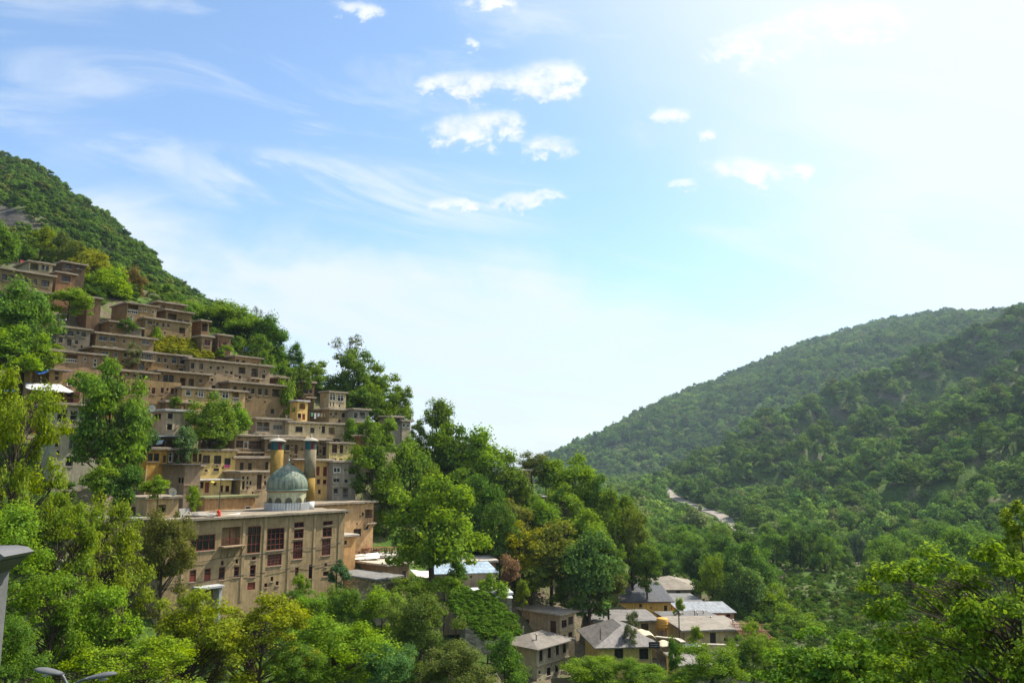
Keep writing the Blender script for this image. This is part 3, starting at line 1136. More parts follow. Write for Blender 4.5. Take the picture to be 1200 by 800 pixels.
class Frame:
    """local frame of a building: x along its front, y back into the slope, z up"""
    def __init__(self, cx, cyy, zb, t):
        self.c, self.zb = (cx, cyy), zb
        L = math.hypot(*t)
        self.t = (t[0] / L, t[1] / L)
        self.b = (-self.t[1], self.t[0])
        self.rz = math.atan2(self.t[1], self.t[0])

    def along(self, u, axis, off=0.0):
        """local coordinate where the vertical plane of that face meets the photo column u"""
        d, o = (self.t, self.b) if axis == 'f' else (self.b, self.t)
        cx, cyy = self.c[0] + o[0] * off, self.c[1] + o[1] * off
        den = d[0] - u * d[1]
        return (u * cyy - cx) / den

    def depth(self, s, axis, off=0.0):
        d, o = (self.t, self.b) if axis == 'f' else (self.b, self.t)
        return self.c[1] + o[1] * off + d[1] * s

    def rect(self, crop, r, axis):
        x0, y0, x1, y1 = r[:4]
        (ax, ay), (bx, by) = cpx(crop, x0, y0), cpx(crop, x1, y1)
        my = (ay + by) / 2
        s0, s1 = self.along(ray(ax, my)[0], axis), self.along(ray(bx, my)[0], axis)
        if s0 > s1:
            s0, s1 = s1, s0
        d = self.depth((s0 + s1) / 2, axis)
        return s0, s1, ray((ax + bx) / 2, by)[1] * d - self.zb, ray((ax + bx) / 2, ay)[1] * d - self.zb


def face_with_holes(mb, L, z0, z1, holes, put, deep):
    """wall face with real openings: put(s, depth, z) -> local point"""
    xs = sorted({0.0, L, *[h[0] for h in holes], *[h[1] for h in holes]})
    zs = sorted({z0, z1, *[h[2] for h in holes], *[h[3] for h in holes]})
    for i in range(len(xs) - 1):
        for k in range(len(zs) - 1):
            mx, mz = (xs[i] + xs[i + 1]) / 2, (zs[k] + zs[k + 1]) / 2
            if any(h[0] < mx < h[1] and h[2] < mz < h[3] for h in holes):
                continue
            mb.quad(put(xs[i], 0, zs[k]), put(xs[i + 1], 0, zs[k]), put(xs[i + 1], 0, zs[k + 1]), put(xs[i], 0, zs[k + 1]))
    for h, dp in zip(holes, deep):
        a, b, c, d = h
        mb.quad(put(a, 0, c), put(a, dp, c), put(a, dp, d), put(a, 0, d))
        mb.quad(put(b, dp, c), put(b, 0, c), put(b, 0, d), put(b, dp, d))
        mb.quad(put(a, 0, c), put(b, 0, c), put(b, dp, c), put(a, dp, c))
        mb.quad(put(a, dp, d), put(b, dp, d), put(b, 0, d), put(a, 0, d))
        mb.quad(put(a, dp, c), put(b, dp, c), put(b, dp, d), put(a, dp, d))


def obox(put, a, b, d0, d1, c, d):
    v = [put(a, d0, c), put(b, d0, c), put(b, d1, c), put(a, d1, c), put(a, d0, d), put(b, d0, d), put(b, d1, d), put(a, d1, d)]
    return v, [(3, 2, 1, 0), (4, 5, 6, 7), (0, 1, 5, 4), (1, 2, 6, 5), (2, 3, 7, 6), (3, 0, 4, 7)]


def clean_holes(rects, L, z0, z1):
    out = []
    for r, kind in rects:
        a, b, c, d = max(r[0], 0.12), min(r[1], L - 0.12), max(r[2], z0 + 0.05), min(r[3], z1 - 0.10)
        if b - a < 0.22 or d - c < 0.22:
            continue
        if any(not (b <= q[0][0] - 0.06 or a >= q[0][1] + 0.06 or d <= q[0][2] - 0.06 or c >= q[0][3] + 0.06) for q in out):
            continue
        out.append(((a, b, c, d), kind))
    return out


def fit_window(root, put, r, kind, fcol):
    a, b, c, d = r
    w, h = b - a, d - c
    if kind == 'v':
        return
    if kind == 'd':                                   # door leaf
        mb = MB()
        mb.add(*obox(put, a + .003, b - .003, .10, .16, c + .003, d - .003))
        mb.add(*obox(put, a + .12 * w, b - .12 * w, .085, .101, c + .10 * h, c + .45 * h))
        mb.add(*obox(put, a + .12 * w, b - .12 * w, .085, .101, c + .52 * h, c + .92 * h))
        mb.build('door', M['paint'], root, fcol)
        return
    if kind == 'p':                                   # open porch with a rail
        mb = MB()
        rh = min(0.95, 0.42 * h)
        for z in (rh, rh * 0.12):
            mb.add(*obox(put, a + .004, b - .004, .03, .10, c + z, c + z + .08))
        n = max(2, int(w / 0.28))
        for i in range(n + 1):
            s = a + .004 + (w - .05) * i / n
            mb.add(*obox(put, s, s + .035, .045, .085, c + rh * .12, c + rh))
        mb.build('railing', M['paint'], root, fcol)
        n = int(w / 1.9)
        for i in range(1, n + 1):
            s = a + w * i / (n + 1)
            mb = MB()
            mb.add(*obox(put, s - .06, s + .06, .11, .23, c + .003, d - .003))
            mb.build('post', M['paint'], root, fcol)
        return
    fw = min(0.09, 0.14 * w)
    mb = MB()
    o0, o1 = .045, .125
    mb.add(*obox(put, a + .003, a + fw, o0, o1, c + .003, d - .003))
    mb.add(*obox(put, b - fw, b - .003, o0, o1, c + .003, d - .003))
    mb.add(*obox(put, a + fw, b - fw, o0, o1, c + .003, c + fw))
    mb.add(*obox(put, a + fw, b - fw, o0, o1, d - fw, d - .003))
    nv = max(0, int(round(w / 0.62)) - 1)
    if kind == 'x':
        nv = max(nv, 3)
    for i in range(1, nv + 1):
        s = a + w * i / (nv + 1)
        mb.add(*obox(put, s - .03, s + .03, o0 + .012, o1 - .012, c + fw, d - fw))
    nh = 1 if h > 0.9 else 0
    if h > 2.2: nh = 2
    if kind == 'x': nh = max(3, nh)
    zl = [c + h * (0.66 if nh == 1 else i / (nh + 1)) for i in range(1, nh + 1)]
    xsg = [a + fw] + [a + w * i / (nv + 1) for i in range(1, nv + 1)] + [b - fw]
    for z in zl:
        for i in range(len(xsg) - 1):
            mb.add(*obox(put, xsg[i] + .031, xsg[i + 1] - .031, o0 + .016, o1 - .016, z - .03, z + .03))
    win = mb.build('window', M['paint'], root, fcol)
    if kind == 's':                                   # solid shutter boards below
        mb = MB()
        mb.add(*obox(put, a + fw, b - fw, o0 + .02, o1 - .02, c + fw, c + h * .5))
        mb.build('shutter', M['paint'], win, fcol)
    g = MB()
    g.quad(put(a + .004, .145, c + .004), put(b - .004, .145, c + .004), put(b - .004, .145, d - .004), put(a + .004, .145, d - .004))
    pane = g.build('pane', M['glass'], win)
    sl = MB()
    sl.add(*obox(put, a - .07, b + .07, -.09, -.002, c - .09, c - .01))
    sl.build('sill', M['concrete'], win, (.36, .30, .22))


def roof_outline(L, D, o, ob, rs, step=1.3, jit=0.06):
    pts = []
    c = [(-o, -o), (L + o, -o), (L + o, D + ob), (-o, D + ob)]
    for i in range(4):
        (ax, ay), (bx, by) = c[i], c[(i + 1) % 4]
        n = max(1, int(math.hypot(bx - ax, by - ay) / step))
        for k in range(n):
            pts.append((ax + (bx - ax) * k / n + rs.uniform(-jit, jit), ay + (by - ay) * k / n + rs.uniform(-jit, jit)))
    return pts


def build_roof(root, L, D, H, style, col, rs, o, rise, mat):
    mb = MB()
    if style in ('slab', 'metal', 'shed'):
        th = {'slab': .24, 'metal': .09, 'shed': .16}[style]
        ol = roof_outline(L, D, o, 0.15, rs, jit=0.07 if style == 'slab' else 0.015)
        n = len(ol)
        sl = lambda y: rise * (y + o) / (D + 2 * o)
        wz = [rs.uniform(-.045, .045) if style == 'slab' else 0 for _ in ol]
        bot = [(x, y, H + .004 + (sl(y) if style != 'shed' else 0)) for (x, y) in ol]
        top = [(x * .995, y, H + th + sl(y) + w) for (x, y), w in zip(ol, wz)]
        lip = [(x * .93 + L * .035, y * .9 + D * .05, H + th + .05 + sl(y * .9 + D * .05) + w) for (x, y), w in zip(ol, wz)]
        mb.add(bot, [tuple(range(n - 1, -1, -1))])
        b0 = len(mb.v)
        mb.add(bot + top, [(i, (i + 1) % n, n + (i + 1) % n, n + i) for i in range(n)])
        mb.add(top + lip, [(i, (i + 1) % n, n + (i + 1) % n, n + i) for i in range(n)])
        mb.add(lip, [tuple(range(n))])
        r = mb.build('roof', mat, root, col)
        if style == 'slab':                            # joist ends under the eaves
            j = MB()
            k = max(2, int(L / 0.75))
            for i in range(k + 1):
                x = -o * .4 + (L + o * .8) * i / k
                j.box(x - .055, x + .055, -o + .06, -.004, H - .105, H + .002)
            jo = j.build('joists', M['wood'], r, (.16, .11, .07))
            jo['kind'] = 'stuff'
    else:                                              # hipped
        ov = o + .25
        c = [(-ov, -ov), (L + ov, -ov), (L + ov, D + ov), (-ov, D + ov)]
        th = .13
        in_ = min(D, L) / 2 + ov
        if L >= D:
            r0, r1 = (-ov + in_ * .8, D / 2), (L + ov - in_ * .8, D / 2)
        else:
            r0, r1 = (L / 2, -ov + in_ * .8), (L / 2, D + ov - in_ * .8)
        bot = [(x, y, H + .004) for x, y in c]
        top = [(x, y, H + th) for x, y in c]
        mb.add(bot, [(3, 2, 1, 0)])
        mb.add(bot + top, [(i, (i + 1) % 4, 4 + (i + 1) % 4, 4 + i) for i in range(4)])
        R0, R1 = (*r0, H + th + rise), (*r1, H + th + rise)
        if L >= D:
            mb.add(top + [R0, R1], [(0, 1, 5, 4), (1, 2, 5), (2, 3, 4, 5), (3, 0, 4)])
        else:
            mb.add(top + [R0, R1], [(0, 1, 4), (1, 2, 5, 4), (2, 3, 5), (3, 0, 4, 5)])
        r = mb.build('roof', mat, root, col)
    return r


def house(label, crop, xs, xc, x1, yt, yb, col='mud', wins=(), swins=(), d=None, k=0.86, D=5.2, roof='slab', rcol=(.34, .285, .215), fr='brown',
          name='house', cat='house', group=None, o=.34, rise=0.0, base=None, found=5.0, wallmat='plaster', rmat=None, balconies=(), chimneys=()):
    px, py = cpx(crop, xc, yb)
    dd = d or village_depth(px, py)
    u, v = ray(px, py)
    zb = v * dd if base is None else base
    fr_ = Frame(u * dd, dd, zb, (1.0, 1.0 / k) if k >= 0.5 else (1.0, k))
    pyt = cpx(crop, xc, yt)[1]
    H = ray(px, pyt)[1] * dd - zb
    L = fr_.along(ray(cpx(crop, x1, 0)[0], (py + pyt) / 2)[0], 'f')
    if xs is not None:
        D = max(2.0, min(14.0, fr_.along(ray(cpx(crop, xs, 0)[0], (py + pyt) / 2)[0], 's')))
    if L < 1 or L > 45 or H < 1:
        print("BAD", label, L, H, D)
        L = min(max(L, 2.0), 30); H = max(H, 2)
    root = empty(name, (fr_.c[0], fr_.c[1], zb), fr_.rz)
    tag(root, label, cat, group)
    rs = random.Random(len(HOUSES) * 7 + 1)
    cc = C_[col] if isinstance(col, str) else col
    jj = rs.uniform(.84, 1.15) if cat == 'house' else 1.0
    hh_ = rs.uniform(.92, 1.08) if cat == 'house' else 1.0
    jj *= .88 if crop in 'ABCDE' else .96
    cc = (cc[0] * jj * (2 - hh_), cc[1] * jj, cc[2] * jj * hh_)
    fcol = FR[fr]
    pf = lambda s, dp, z: (s, dp, z)
    ps = lambda s, dp, z: (dp, s, z)
    hf = clean_holes([(fr_.rect(crop, w, 'f'), w[4] if len(w) > 4 else 'w') for w in wins], L, 0.02, H)
    hs = clean_holes([(fr_.rect(crop, w, 's'), w[4] if len(w) > 4 else 'w') for w in swins], D, 0.02, H)
    deep = lambda kind: 1.0 if kind == 'p' else (.5 if kind == 'v' else .17)
    if cat == 'house' and H > 2.3 and L > 3.5 and wallmat == 'plaster':   # small vent holes in the mud walls
        extra = []
        if crop in 'ABCDEFG' and wins:                # further small windows of the storeys
            for lev in range(5):
                z = H - 1.75 - 2.65 * lev
                if z < -3: break
                s = rs.uniform(.8, 1.6)
                while s < L - 1.2:
                    w_, h_ = rs.choice(((.6, .8), (.7, 1.15), (.85, 1.2), (1.3, 1.0)))
                    q = (s - .35, s + w_ + .35, z - .35, z + h_ + .3)
                    if rs.random() < .62 and all(q[1] < h[0] or q[0] > h[1] or q[3] < h[2] or q[2] > h[3] for h, _ in hf):
                        extra.append(((s, s + w_, z, z + h_), 'w'))
                    s += w_ + rs.uniform(.7, 1.7)
        for _ in range(int(L * .9)):
            s, z = rs.uniform(.5, L - .5), H * rs.choice((.2, .3, .55, .82))
            extra.append(((s - .13, s + .13, z - .14, z + .14), 'v'))
        hf = clean_holes(hf + extra, L, 0.02 - found + .3, H)
    mb = MB()
    z0 = -found
    face_with_holes(mb, L, z0, H, [h for h, _ in hf], pf, [deep(q) for _, q in hf])
    face_with_holes(mb, D, z0, H, [h for h, _ in hs], lambda s, dp, z: (dp, s, z), [deep(q) for _, q in hs])
    mb.quad((L, 0, z0), (L, D, z0), (L, D, H), (L, 0, H))
    mb.quad((L, D, z0), (0, D, z0), (0, D, H), (L, D, H))
    mb.quad((0, 0, H), (L, 0, H), (L, D, H), (0, D, H))
    mb.build('wall', M[wallmat], root, cc)
    for (h, kd) in hf:
        fit_window(root, pf, h, kd, FR[kd] if kd in FR else fcol)
    for (h, kd) in hs:
        fit_window(root, ps, h, kd, fcol)
    for b in balconies:                                # slab on brackets with a rail, standing out from the front
        a, e, c, t = fr_.rect(crop, b, 'f')
        a, e = max(a, 0.0), min(e, L)
        if e - a < .5: continue
        mb = MB()
        mb.box(a, e, -.85, -.004, c - .14, c)
        for i in range(3):
            s = a + .1 + (e - a - .3) * i / 2
            mb.add([(s, -.004, c - .75), (s + .1, -.004, c - .75), (s + .1, -.75, c - .143), (s, -.75, c - .143), (s, -.004, c - .143), (s + .1, -.004, c - .143)],
                   [(0, 1, 2, 3), (0, 3, 4), (1, 5, 2), (3, 2, 5, 4), (0, 4, 5, 1)])
        bal = mb.build('balcony', M['concrete'], root, (.42, .34, .24))
        mb = MB()
        hh = max(.8, min(1.1, t - c))
        for z in (.1, hh):
            mb.box(a + .02, e - .02, -.83, -.77, c + z - .05, c + z)
        n = max(3, int((e - a) / .25))
        for i in range(n + 1):
            s = a + .03 + (e - a - .1) * i / n
            mb.box(s, s + .035, -.815, -.785, c + .003, c + hh - .052)
        mb.build('railing', M['paint'], bal, fcol)
    if H > 4.6 and cat == 'house' and wallmat == 'plaster':   # a thin ledge between the storeys
        for q in (.5, .56, .44, .62, .38):
            z = H * q
            if all(not (h[2] - .15 < z + .12 and z < h[3] + .1) for h, _ in hf):
                mb = MB(); mb.box(-.16, L - .02, -.22, -.003, z, z + .12)
                mb.build('ledge', M['concrete'], root, tuple(t * .95 for t in cc))
                break
    rc = tuple(t * .8 for t in rcol)
    rm = rmat or ('metal' if roof == 'metal' else 'roof')
    r = None
    if roof != 'none':
        r = build_roof(root, L, D, H, roof, rc, rs, o, rise, M[rm])
        for (fx, fy, hh) in chimneys:
            mb = MB()
            x, y = L * fx, D * fy
            zt = H + rise * .6
            mb.tube([(x, y, zt - .1), (x, y, zt + hh)], .09, 8)
            mb.lathe([(.17, zt + hh), (.17, zt + hh + .05), (.03, zt + hh + .18)], 8, (x, y))
            mb.build('chimney', M['steel'], r, (.3, .28, .26))
    mx, my = fr_.c[0] + fr_.t[0] * L / 2 + fr_.b[0] * D / 2, fr_.c[1] + fr_.t[1] * L / 2 + fr_.b[1] * D / 2
    nseg = max(1, int(L / 4))
    for i in range(nseg + 1):
        s = L * i / nseg
        FOOT.append((fr_.c[0] + fr_.t[0] * s + fr_.b[0] * D / 2, fr_.c[1] + fr_.t[1] * s + fr_.b[1] * D / 2, D / 2 + 1.3))
    HOUSES[label] = (root, fr_, L, D, H)
    return root, fr_, L, D, H
# ------------------------------------------------------------------ the stepped village, top rows first
house("long tan house with two broad dark windows at the top left edge of the village", 'A', None, -160, 374, 128, 300, 'tan',
      [(15, 188, 50, 230), (60, 195, 95, 235), (125, 205, 148, 265), (152, 232, 170, 250), (176, 212, 196, 275), (238, 222, 258, 265), (292, 232, 345, 276)], fr='dark', o=.45)
house("small cream house with a dark porch perched above the long top left house", 'A', 110, 202, 370, 100, 186, 'cream',
      [(212, 112, 272, 158, 'p'), (292, 124, 313, 158), (322, 130, 343, 164)], fr='dark')
house("reddish brown square house beside the right end of the long top left house", 'A', 328, 388, 526, 176, 282, 'red', [(432, 200, 495, 240)], fr='brown')
house("low dark brick house under the trees at the very top of the village", 'A', 325, 438, 600, 104, 165, 'dark', [(460, 118, 500, 150), (540, 128, 575, 150)], fr='dark')
house("dim lower storey house with one dark window beneath the long top left house", 'A', None, 176, 386, 306, 440, 'mud', [(268, 325, 335, 370, 'p')], o=.5)
house("slim brick block with one tiny window right of the leafy round tree", 'A', None, 608, 708, 352, 482, 'red', [(634, 393, 656, 412)])
house("grey plaster house with two rows of small windows below the round tree", 'A', None, 388, 632, 558, 708, 'grey',
      [(420, 586, 450, 620), (478, 588, 515, 622), (535, 590, 557, 612), (574, 596, 602, 628), (413, 635, 440, 670), (470, 645, 502, 690, 'd'), (525, 650, 548, 682)], fr='dark')
house("tan house with a cream railed porch near the upper yellow green trees", 'A', 782, 886, 1100, 392, 546, 'tan',
      [(893, 402, 972, 470, 'p'), (985, 425, 1000, 448), (1018, 425, 1032, 450), (1068, 438, 1086, 468), (905, 480, 935, 530), (1000, 490, 1020, 520)], fr='white')
house("flat roofed plain house at the top of the slope behind the porch house", 'B', 270, 332, 512, 206, 275, 'mud', [(360, 226, 380, 248), (430, 240, 455, 262)], o=.5)
house("large two storey house with a broad dark loggia above the yellow flower bank", 'B', 240, 380, 566, 262, 400, 'mud',
      [(400, 285, 462, 350, 'p'), (468, 322, 502, 364), (514, 332, 552, 370), (400, 362, 415, 382), (440, 370, 460, 390)], fr='dark', o=.45)
house("tan storey with a row of small windows below the loggia house", 'B', None, 236, 546, 318, 424, 'tan',
      [(258, 335, 288, 360), (318, 345, 334, 372), (360, 350, 376, 380), (394, 358, 410, 382), (480, 384, 522, 425, 'p')], fr='brown')
house("dark wooden house half hidden under trees right of the flower bank", 'B', 568, 632, 690, 338, 432, 'brown', [(640, 352, 680, 410, 'p')], wallmat='wood', fr='dark')
house("small house with one dark red window above the yellow flower bank", 'B', 578, 636, 712, 446, 545, 'tan', [(658, 468, 698, 510)], fr='red')
house("narrow brick house with two tall windows at the end of the flower bank", 'B', None, 748, 842, 436, 545, 'red', [(750, 482, 770, 522), (785, 485, 812, 528)], fr='red')
house("low mud hut with a tall chimney block left of the porch house", 'A', None, 768, 864, 522, 605, 'mud', [(775, 545, 790, 560), (830, 550, 845, 570)])
house("low grey shed with a plain roof above the main terrace row", 'A', None, 852, 996, 556, 612, 'grey', [(905, 572, 940, 592)])
house("tan terrace house with two wide light windows left in the upper main row", 'A', None, 668, 1082, 604, 710, 'tan',
      [(692, 620, 756, 656), (770, 626, 816, 660), (865, 645, 882, 672), (932, 652, 950, 674), (995, 634, 1052, 682), (800, 682, 820, 696), (730, 680, 745, 692)], fr='grey', o=.45)
house("long mud house with a white framed balcony in the middle of the main row", 'B', None, -130, 545, 524, 692, 'mud',
      [(-128, 548, -100, 575), (-70, 550, -10, 600), (20, 556, 50, 590), (90, 560, 115, 592), (190, 552, 290, 612, 'p'), (196, 632, 236, 680), (325, 590, 350, 627), (370, 594, 396, 630),
       (425, 590, 465, 636), (484, 590, 522, 640), (390, 645, 408, 672), (476, 668, 514, 690)], fr='grey', o=.45, balconies=[(182, 560, 296, 614)])
house("tall grey brown house with two dark loggias at the right end of the main row", 'B', None, 546, 1118, 606, 800, (.36, .265, .165),
      [(562, 630, 586, 672), (622, 636, 648, 676), (622, 694, 648, 726), (694, 655, 710, 672), (742, 656, 764, 680), (800, 690, 825, 704), (838, 690, 855, 712), (898, 662, 946, 706, 'p'),
       (988, 670, 1034, 726, 'p'), (1064, 712, 1084, 740), (898, 722, 915, 742), (700, 740, 720, 760), (570, 690, 590, 712)], fr='dark', o=.45, balconies=[(968, 690, 1046, 738)])
house("small penthouse with two round arched windows on the main row roof", 'B', 716, 872, 1056, 586, 655, 'tan',
      [(876, 604, 902, 634), (920, 612, 946, 640), (1000, 629, 1013, 646), (1025, 632, 1037, 649)], fr='brown')
house("dark low roofed hut beside bushes right of the main row", 'E', 214, 280, 346, 78, 136, 'dark', [(290, 95, 335, 128, 'p')], wallmat='wood')
house("brown house with a wide white porch frame left of the main row", 'C', None, 284, 722, 62, 192, (.38, .24, .14),
      [(402, 88, 438, 146, 'white'), (446, 92, 545, 150, 'p'), (294, 105, 312, 130), (330, 108, 344, 130), (354, 112, 380, 150), (590, 115, 610, 136), (660, 120, 682, 146), (655, 150, 682, 178)], fr='white', o=.45)
house("wooden tea house with an orange lit end wall and a blue tarpaulin over its terrace", 'C', None, 205, 440, 192, 300, (.50, .33, .14),
      [(225, 215, 345, 290, 'p'), (385, 205, 415, 232), (385, 245, 412, 270)], fr='brown', roof='metal', rcol=(.45, .46, .47), o=.9)
house("cream three storey house with tall dark windows under the terrace restaurant", 'C', None, 366, 690, 446, 830, (.52, .44, .30),
      [(390, 474, 476, 566), (490, 484, 546, 580), (556, 500, 590, 560), (368, 650, 422, 742), (484, 655, 546, 756), (580, 660, 632, 782), (620, 515, 645, 600), (395, 765, 420, 800)], fr='grey', o=.5,
      balconies=[(368, 560, 640, 600)])
house("terrace restaurant with a dark red open hall above the cream house", 'C', 205, 240, 560, 335, 440, (.28, .12, .075),
      [(246, 345, 395, 424, 'p'), (405, 352, 520, 428, 'p')], fr='brown', roof='none', found=4)
house("ochre wall house with slim windows just left of the tall dark tree trunk", 'C', None, 600, 790, 470, 640, 'ochre', [(625, 515, 645, 560), (660, 520, 690, 570)], fr='brown')
house("pale tan house with a small roof terrace and square windows left in the second row", 'B', None, 70, 330, 690, 800, 'tan',
      [(108, 702, 128, 726), (158, 706, 176, 728), (204, 712, 262, 748), (75, 760, 95, 785)], fr='dark', balconies=[(140, 738, 300, 760)])
house("mud house with two tall black door openings in the second row", 'B', None, 330, 692, 690, 815, 'mud',
      [(368, 714, 402, 766), (405, 716, 442, 768), (486, 735, 525, 796, 'p'), (546, 742, 584, 802, 'p'), (620, 745, 640, 770)], fr='dark', o=.45)
house("wide tan house with a row of slim windows over the grey house", 'D', None, 30, 432, 22, 182, 'tan',
      [(88, 55, 112, 130), (120, 75, 134, 105), (163, 78, 188, 128), (202, 82, 214, 108), (226, 84, 252, 130), (290, 84, 312, 125), (330, 86, 345, 108), (360, 88, 384, 130), (395, 90, 415, 120)], fr='red', roof='none')
house("ochre house with a white framed corner balcony behind the round tree", 'D', None, 432, 882, 88, 262, (.50, .365, .19),
      [(465, 96, 506, 142), (552, 104, 596, 150), (640, 112, 706, 160), (722, 112, 770, 160), (793, 114, 842, 186, 'p'), (790, 200, 836, 258, 'p'), (480, 165, 510, 195)], fr='white', o=.42)
house("broad mud house with many small openings below the tall grey brown house", 'E', None, -70, 330, 108, 260, 'mud',
      [(27, 140, 50, 172), (62, 150, 78, 168), (85, 150, 108, 190), (135, 152, 160, 196), (180, 155, 203, 200), (234, 155, 288, 208, 'p'), (64, 205, 86, 224), (-40, 135, -15, 165)], fr='dark', o=.45)
house("narrow house row with arched openings above the grey smooth house", 'D', 182, 326, 540, 188, 262, 'mud', [(357, 204, 389, 246), (400, 206, 416, 242), (430, 208, 460, 250), (480, 212, 505, 245)], fr='brown')
house("smooth grey tan house with four square windows and a metal edged roof", 'D', 186, 320, 506, 250, 470, (.47, .385, .27),
      [(340, 264, 374, 302), (335, 340, 371, 382), (455, 345, 490, 392), (464, 284, 491, 316), (465, 430, 480, 446)], [(246, 268, 291, 306)], rcol=(.42, .41, .38), fr='dark', o=.4)
house("orange yellow cafe with two brown windows below the blue grey metal roof", 'D', 130, 186, 336, 520, 640, (.60, .36, .09),
      [(196, 545, 234, 602), (241, 545, 279, 602), (305, 560, 328, 610, 'd')], fr='brown', roof='slab', o=.3)
house("open wooden tea room under a blue grey sheet metal roof", 'D', None, 218, 416, 428, 522, 'brown', [(236, 452, 316, 514, 'p'), (330, 455, 408, 514, 'p')], fr='brown', wallmat='wood',
      roof='metal', rcol=(.40, .47, .53), o=.9)
house("timber and glass shop front right of the orange cafe", 'D', None, 336, 500, 524, 630, (.33, .24, .15), [(345, 540, 372, 606, 'white'), (380, 540, 410, 610, 'x'), (420, 545, 470, 612, 'p')], fr='brown', o=.5)
house("big dark barn with a blank shaded wall and a dark sloping roof", 'F', 400, 745, 808, 268, 560, (.27, .205, .145), [], [(712, 355, 730, 396), (734, 355, 750, 396)], rcol=(.13, .125, .12),
      roof='metal', o=.5, fr='dark')
house("bright yellow house with four dark windows and a small wooden balcony", 'D', None, 502, 816, 528, 680, (.66, .46, .16),
      [(508, 540, 546, 606, 'p'), (556, 548, 578, 606), (585, 558, 636, 616), (664, 560, 716, 622), (738, 578, 782, 626), (600, 660, 620, 676), (660, 650, 700, 672)], fr='brown', balconies=[(500, 590, 590, 628)], o=.4)
house("long brown house with white curtains in its wide window strip", 'D', 724, 806, 1262, 424, 548, (.38, .27, .16),
      [(820, 455, 870, 506), (874, 462, 906, 512, 'white'), (910, 458, 1004, 516, 'x'), (1150, 480, 1190, 530), (1215, 480, 1240, 540)], fr='brown', o=.45, balconies=[(806, 470, 1055, 536)])
house("tan block with two tall windows left of the yellow minaret", 'D', None, 804, 1062, 582, 675, 'tan', [(845, 608, 873, 668), (902, 612, 931, 668), (1024, 604, 1046, 664)], fr='brown')
house("block with a pierced plaster front and a long shaded side wall beside the dome", 'D', 576, 846, 1052, 684, 860, (.52, .40, .25),
      [(862, 705, 878, 728), (895, 708, 908, 728), (862, 740, 880, 800), (893, 740, 905, 765), (915, 740, 928, 770), (966, 694, 1000, 800, 'x'), (893, 780, 905, 800), (1018, 740, 1032, 770)], fr='brown')
house("yellow shop with small doors under a long straight metal awning", 'F', None, 792, 1086, 378, 470, (.58, .43, .20),
      [(868, 385, 892, 430), (900, 390, 931, 466, 'd'), (962, 392, 980, 410), (1005, 410, 1028, 462), (1044, 412, 1072, 462)], fr='red', roof='metal', rcol=(.62, .61, .58), o=1.0)
house("low brown building with a mossy flat roof behind the mosque parapet", 'F', None, 896, 1252, 506, 640, (.42, .26, .125), [(1186, 555, 1226, 620, 'white')], rcol=(.23, .235, .12), o=.35, D=6.5)
house("broad tan house with a framed balcony over small red arches", 'E', None, 346, 740, 392, 545, (.54, .43, .26),
      [(397, 417, 448, 456), (502, 425, 531, 464), (582, 415, 606, 464), (632, 425, 674, 472, 'p'), (398, 490, 430, 506), (445, 490, 470, 506), (572, 508, 600, 530, 'red'), (612, 508, 640, 530, 'red'), (648, 508, 680, 530, 'red'), (694, 515, 712, 535)],
      fr='brown', o=.45, balconies=[(622, 440, 698, 494)])
house("grey house with a deep dark balcony left of the broad tan house", 'E', 72, 116, 348, 366, 500, (.40, .345, .27),
      [(124, 386, 216, 452, 'p'), (240, 406, 308, 442), (118, 465, 140, 492), (160, 468, 190, 494), (222, 470, 245, 492), (262, 474, 322, 496)], fr='grey', o=.42)
house("brown row house with stacked small windows between the two minarets", 'E', None, 178, 632, 508, 650, 'mud',
      [(325, 542, 356, 586), (390, 544, 413, 612, 'x'), (365, 545, 382, 560), (540, 555, 558, 622), (566, 580, 580, 605), (588, 558, 612, 622), (200, 535, 230, 580)], fr='brown', o=.4)
house("yellow house with four tall windows right of the right hand minaret", 'E', None, 632, 800, 538, 682, (.62, .47, .19), [(654, 545, 692, 602), (708, 548, 734, 606), (650, 640, 684, 670), (704, 642, 728, 672)], fr='red', o=.38)
house("ochre house with stacked lattice windows behind the right hand minaret", 'G', None, 770, 892, 240, 510, (.52, .33, .12),
      [(783, 278, 807, 342, 'x'), (832, 280, 860, 346, 'x'), (788, 366, 812, 402), (830, 370, 856, 402), (795, 440, 815, 470)], fr='red', o=.35)
house("grey fronted house with a white curtained window beside the ochre lattice house", 'G', None, 892, 1062, 250, 560, (.34, .285, .215), [(893, 283, 956, 322, 'white'), (900, 360, 950, 390), (980, 365, 1010, 395), (905, 430, 940, 470), (970, 430, 1010, 500, 'p')], fr='grey')
house("orange tan house with a pale porch slab behind the right corner of the mosque", 'G', None, 768, 1184, 552, 770, (.47, .325, .175),
      [(800, 590, 818, 612), (900, 576, 916, 596), (992, 576, 1006, 606), (1126, 580, 1180, 640, 'p'), (1118, 670, 1150, 720), (1105, 600, 1118, 625)], fr='brown', o=.5, D=6, balconies=[(1118, 620, 1184, 672)])
house("brown house with white framed windows and a big side wall high on the ridge", 'E', 570, 630, 752, 178, 308, (.50, .39, .235), [(637, 180, 683, 236, 'white'), (693, 195, 739, 242, 'white'), (638, 243, 650, 280), (660, 245, 672, 278), (700, 262, 715, 285)], fr='white')
house("tall slim yellow house with an upper balcony by the rock mound", 'E', 372, 406, 482, 242, 388, (.64, .45, .16), [(425, 254, 466, 296, 'p'), (412, 325, 438, 360), (445, 328, 466, 370, 'd')], fr='red', rcol=(.5, .48, .44))
house("square tan block with tiny windows under the white framed ridge house", 'E', None, 634, 768, 300, 400, 'tan', [(672, 320, 691, 338), (640, 322, 652, 340), (724, 322, 746, 356), (700, 370, 715, 388)], fr='dark')
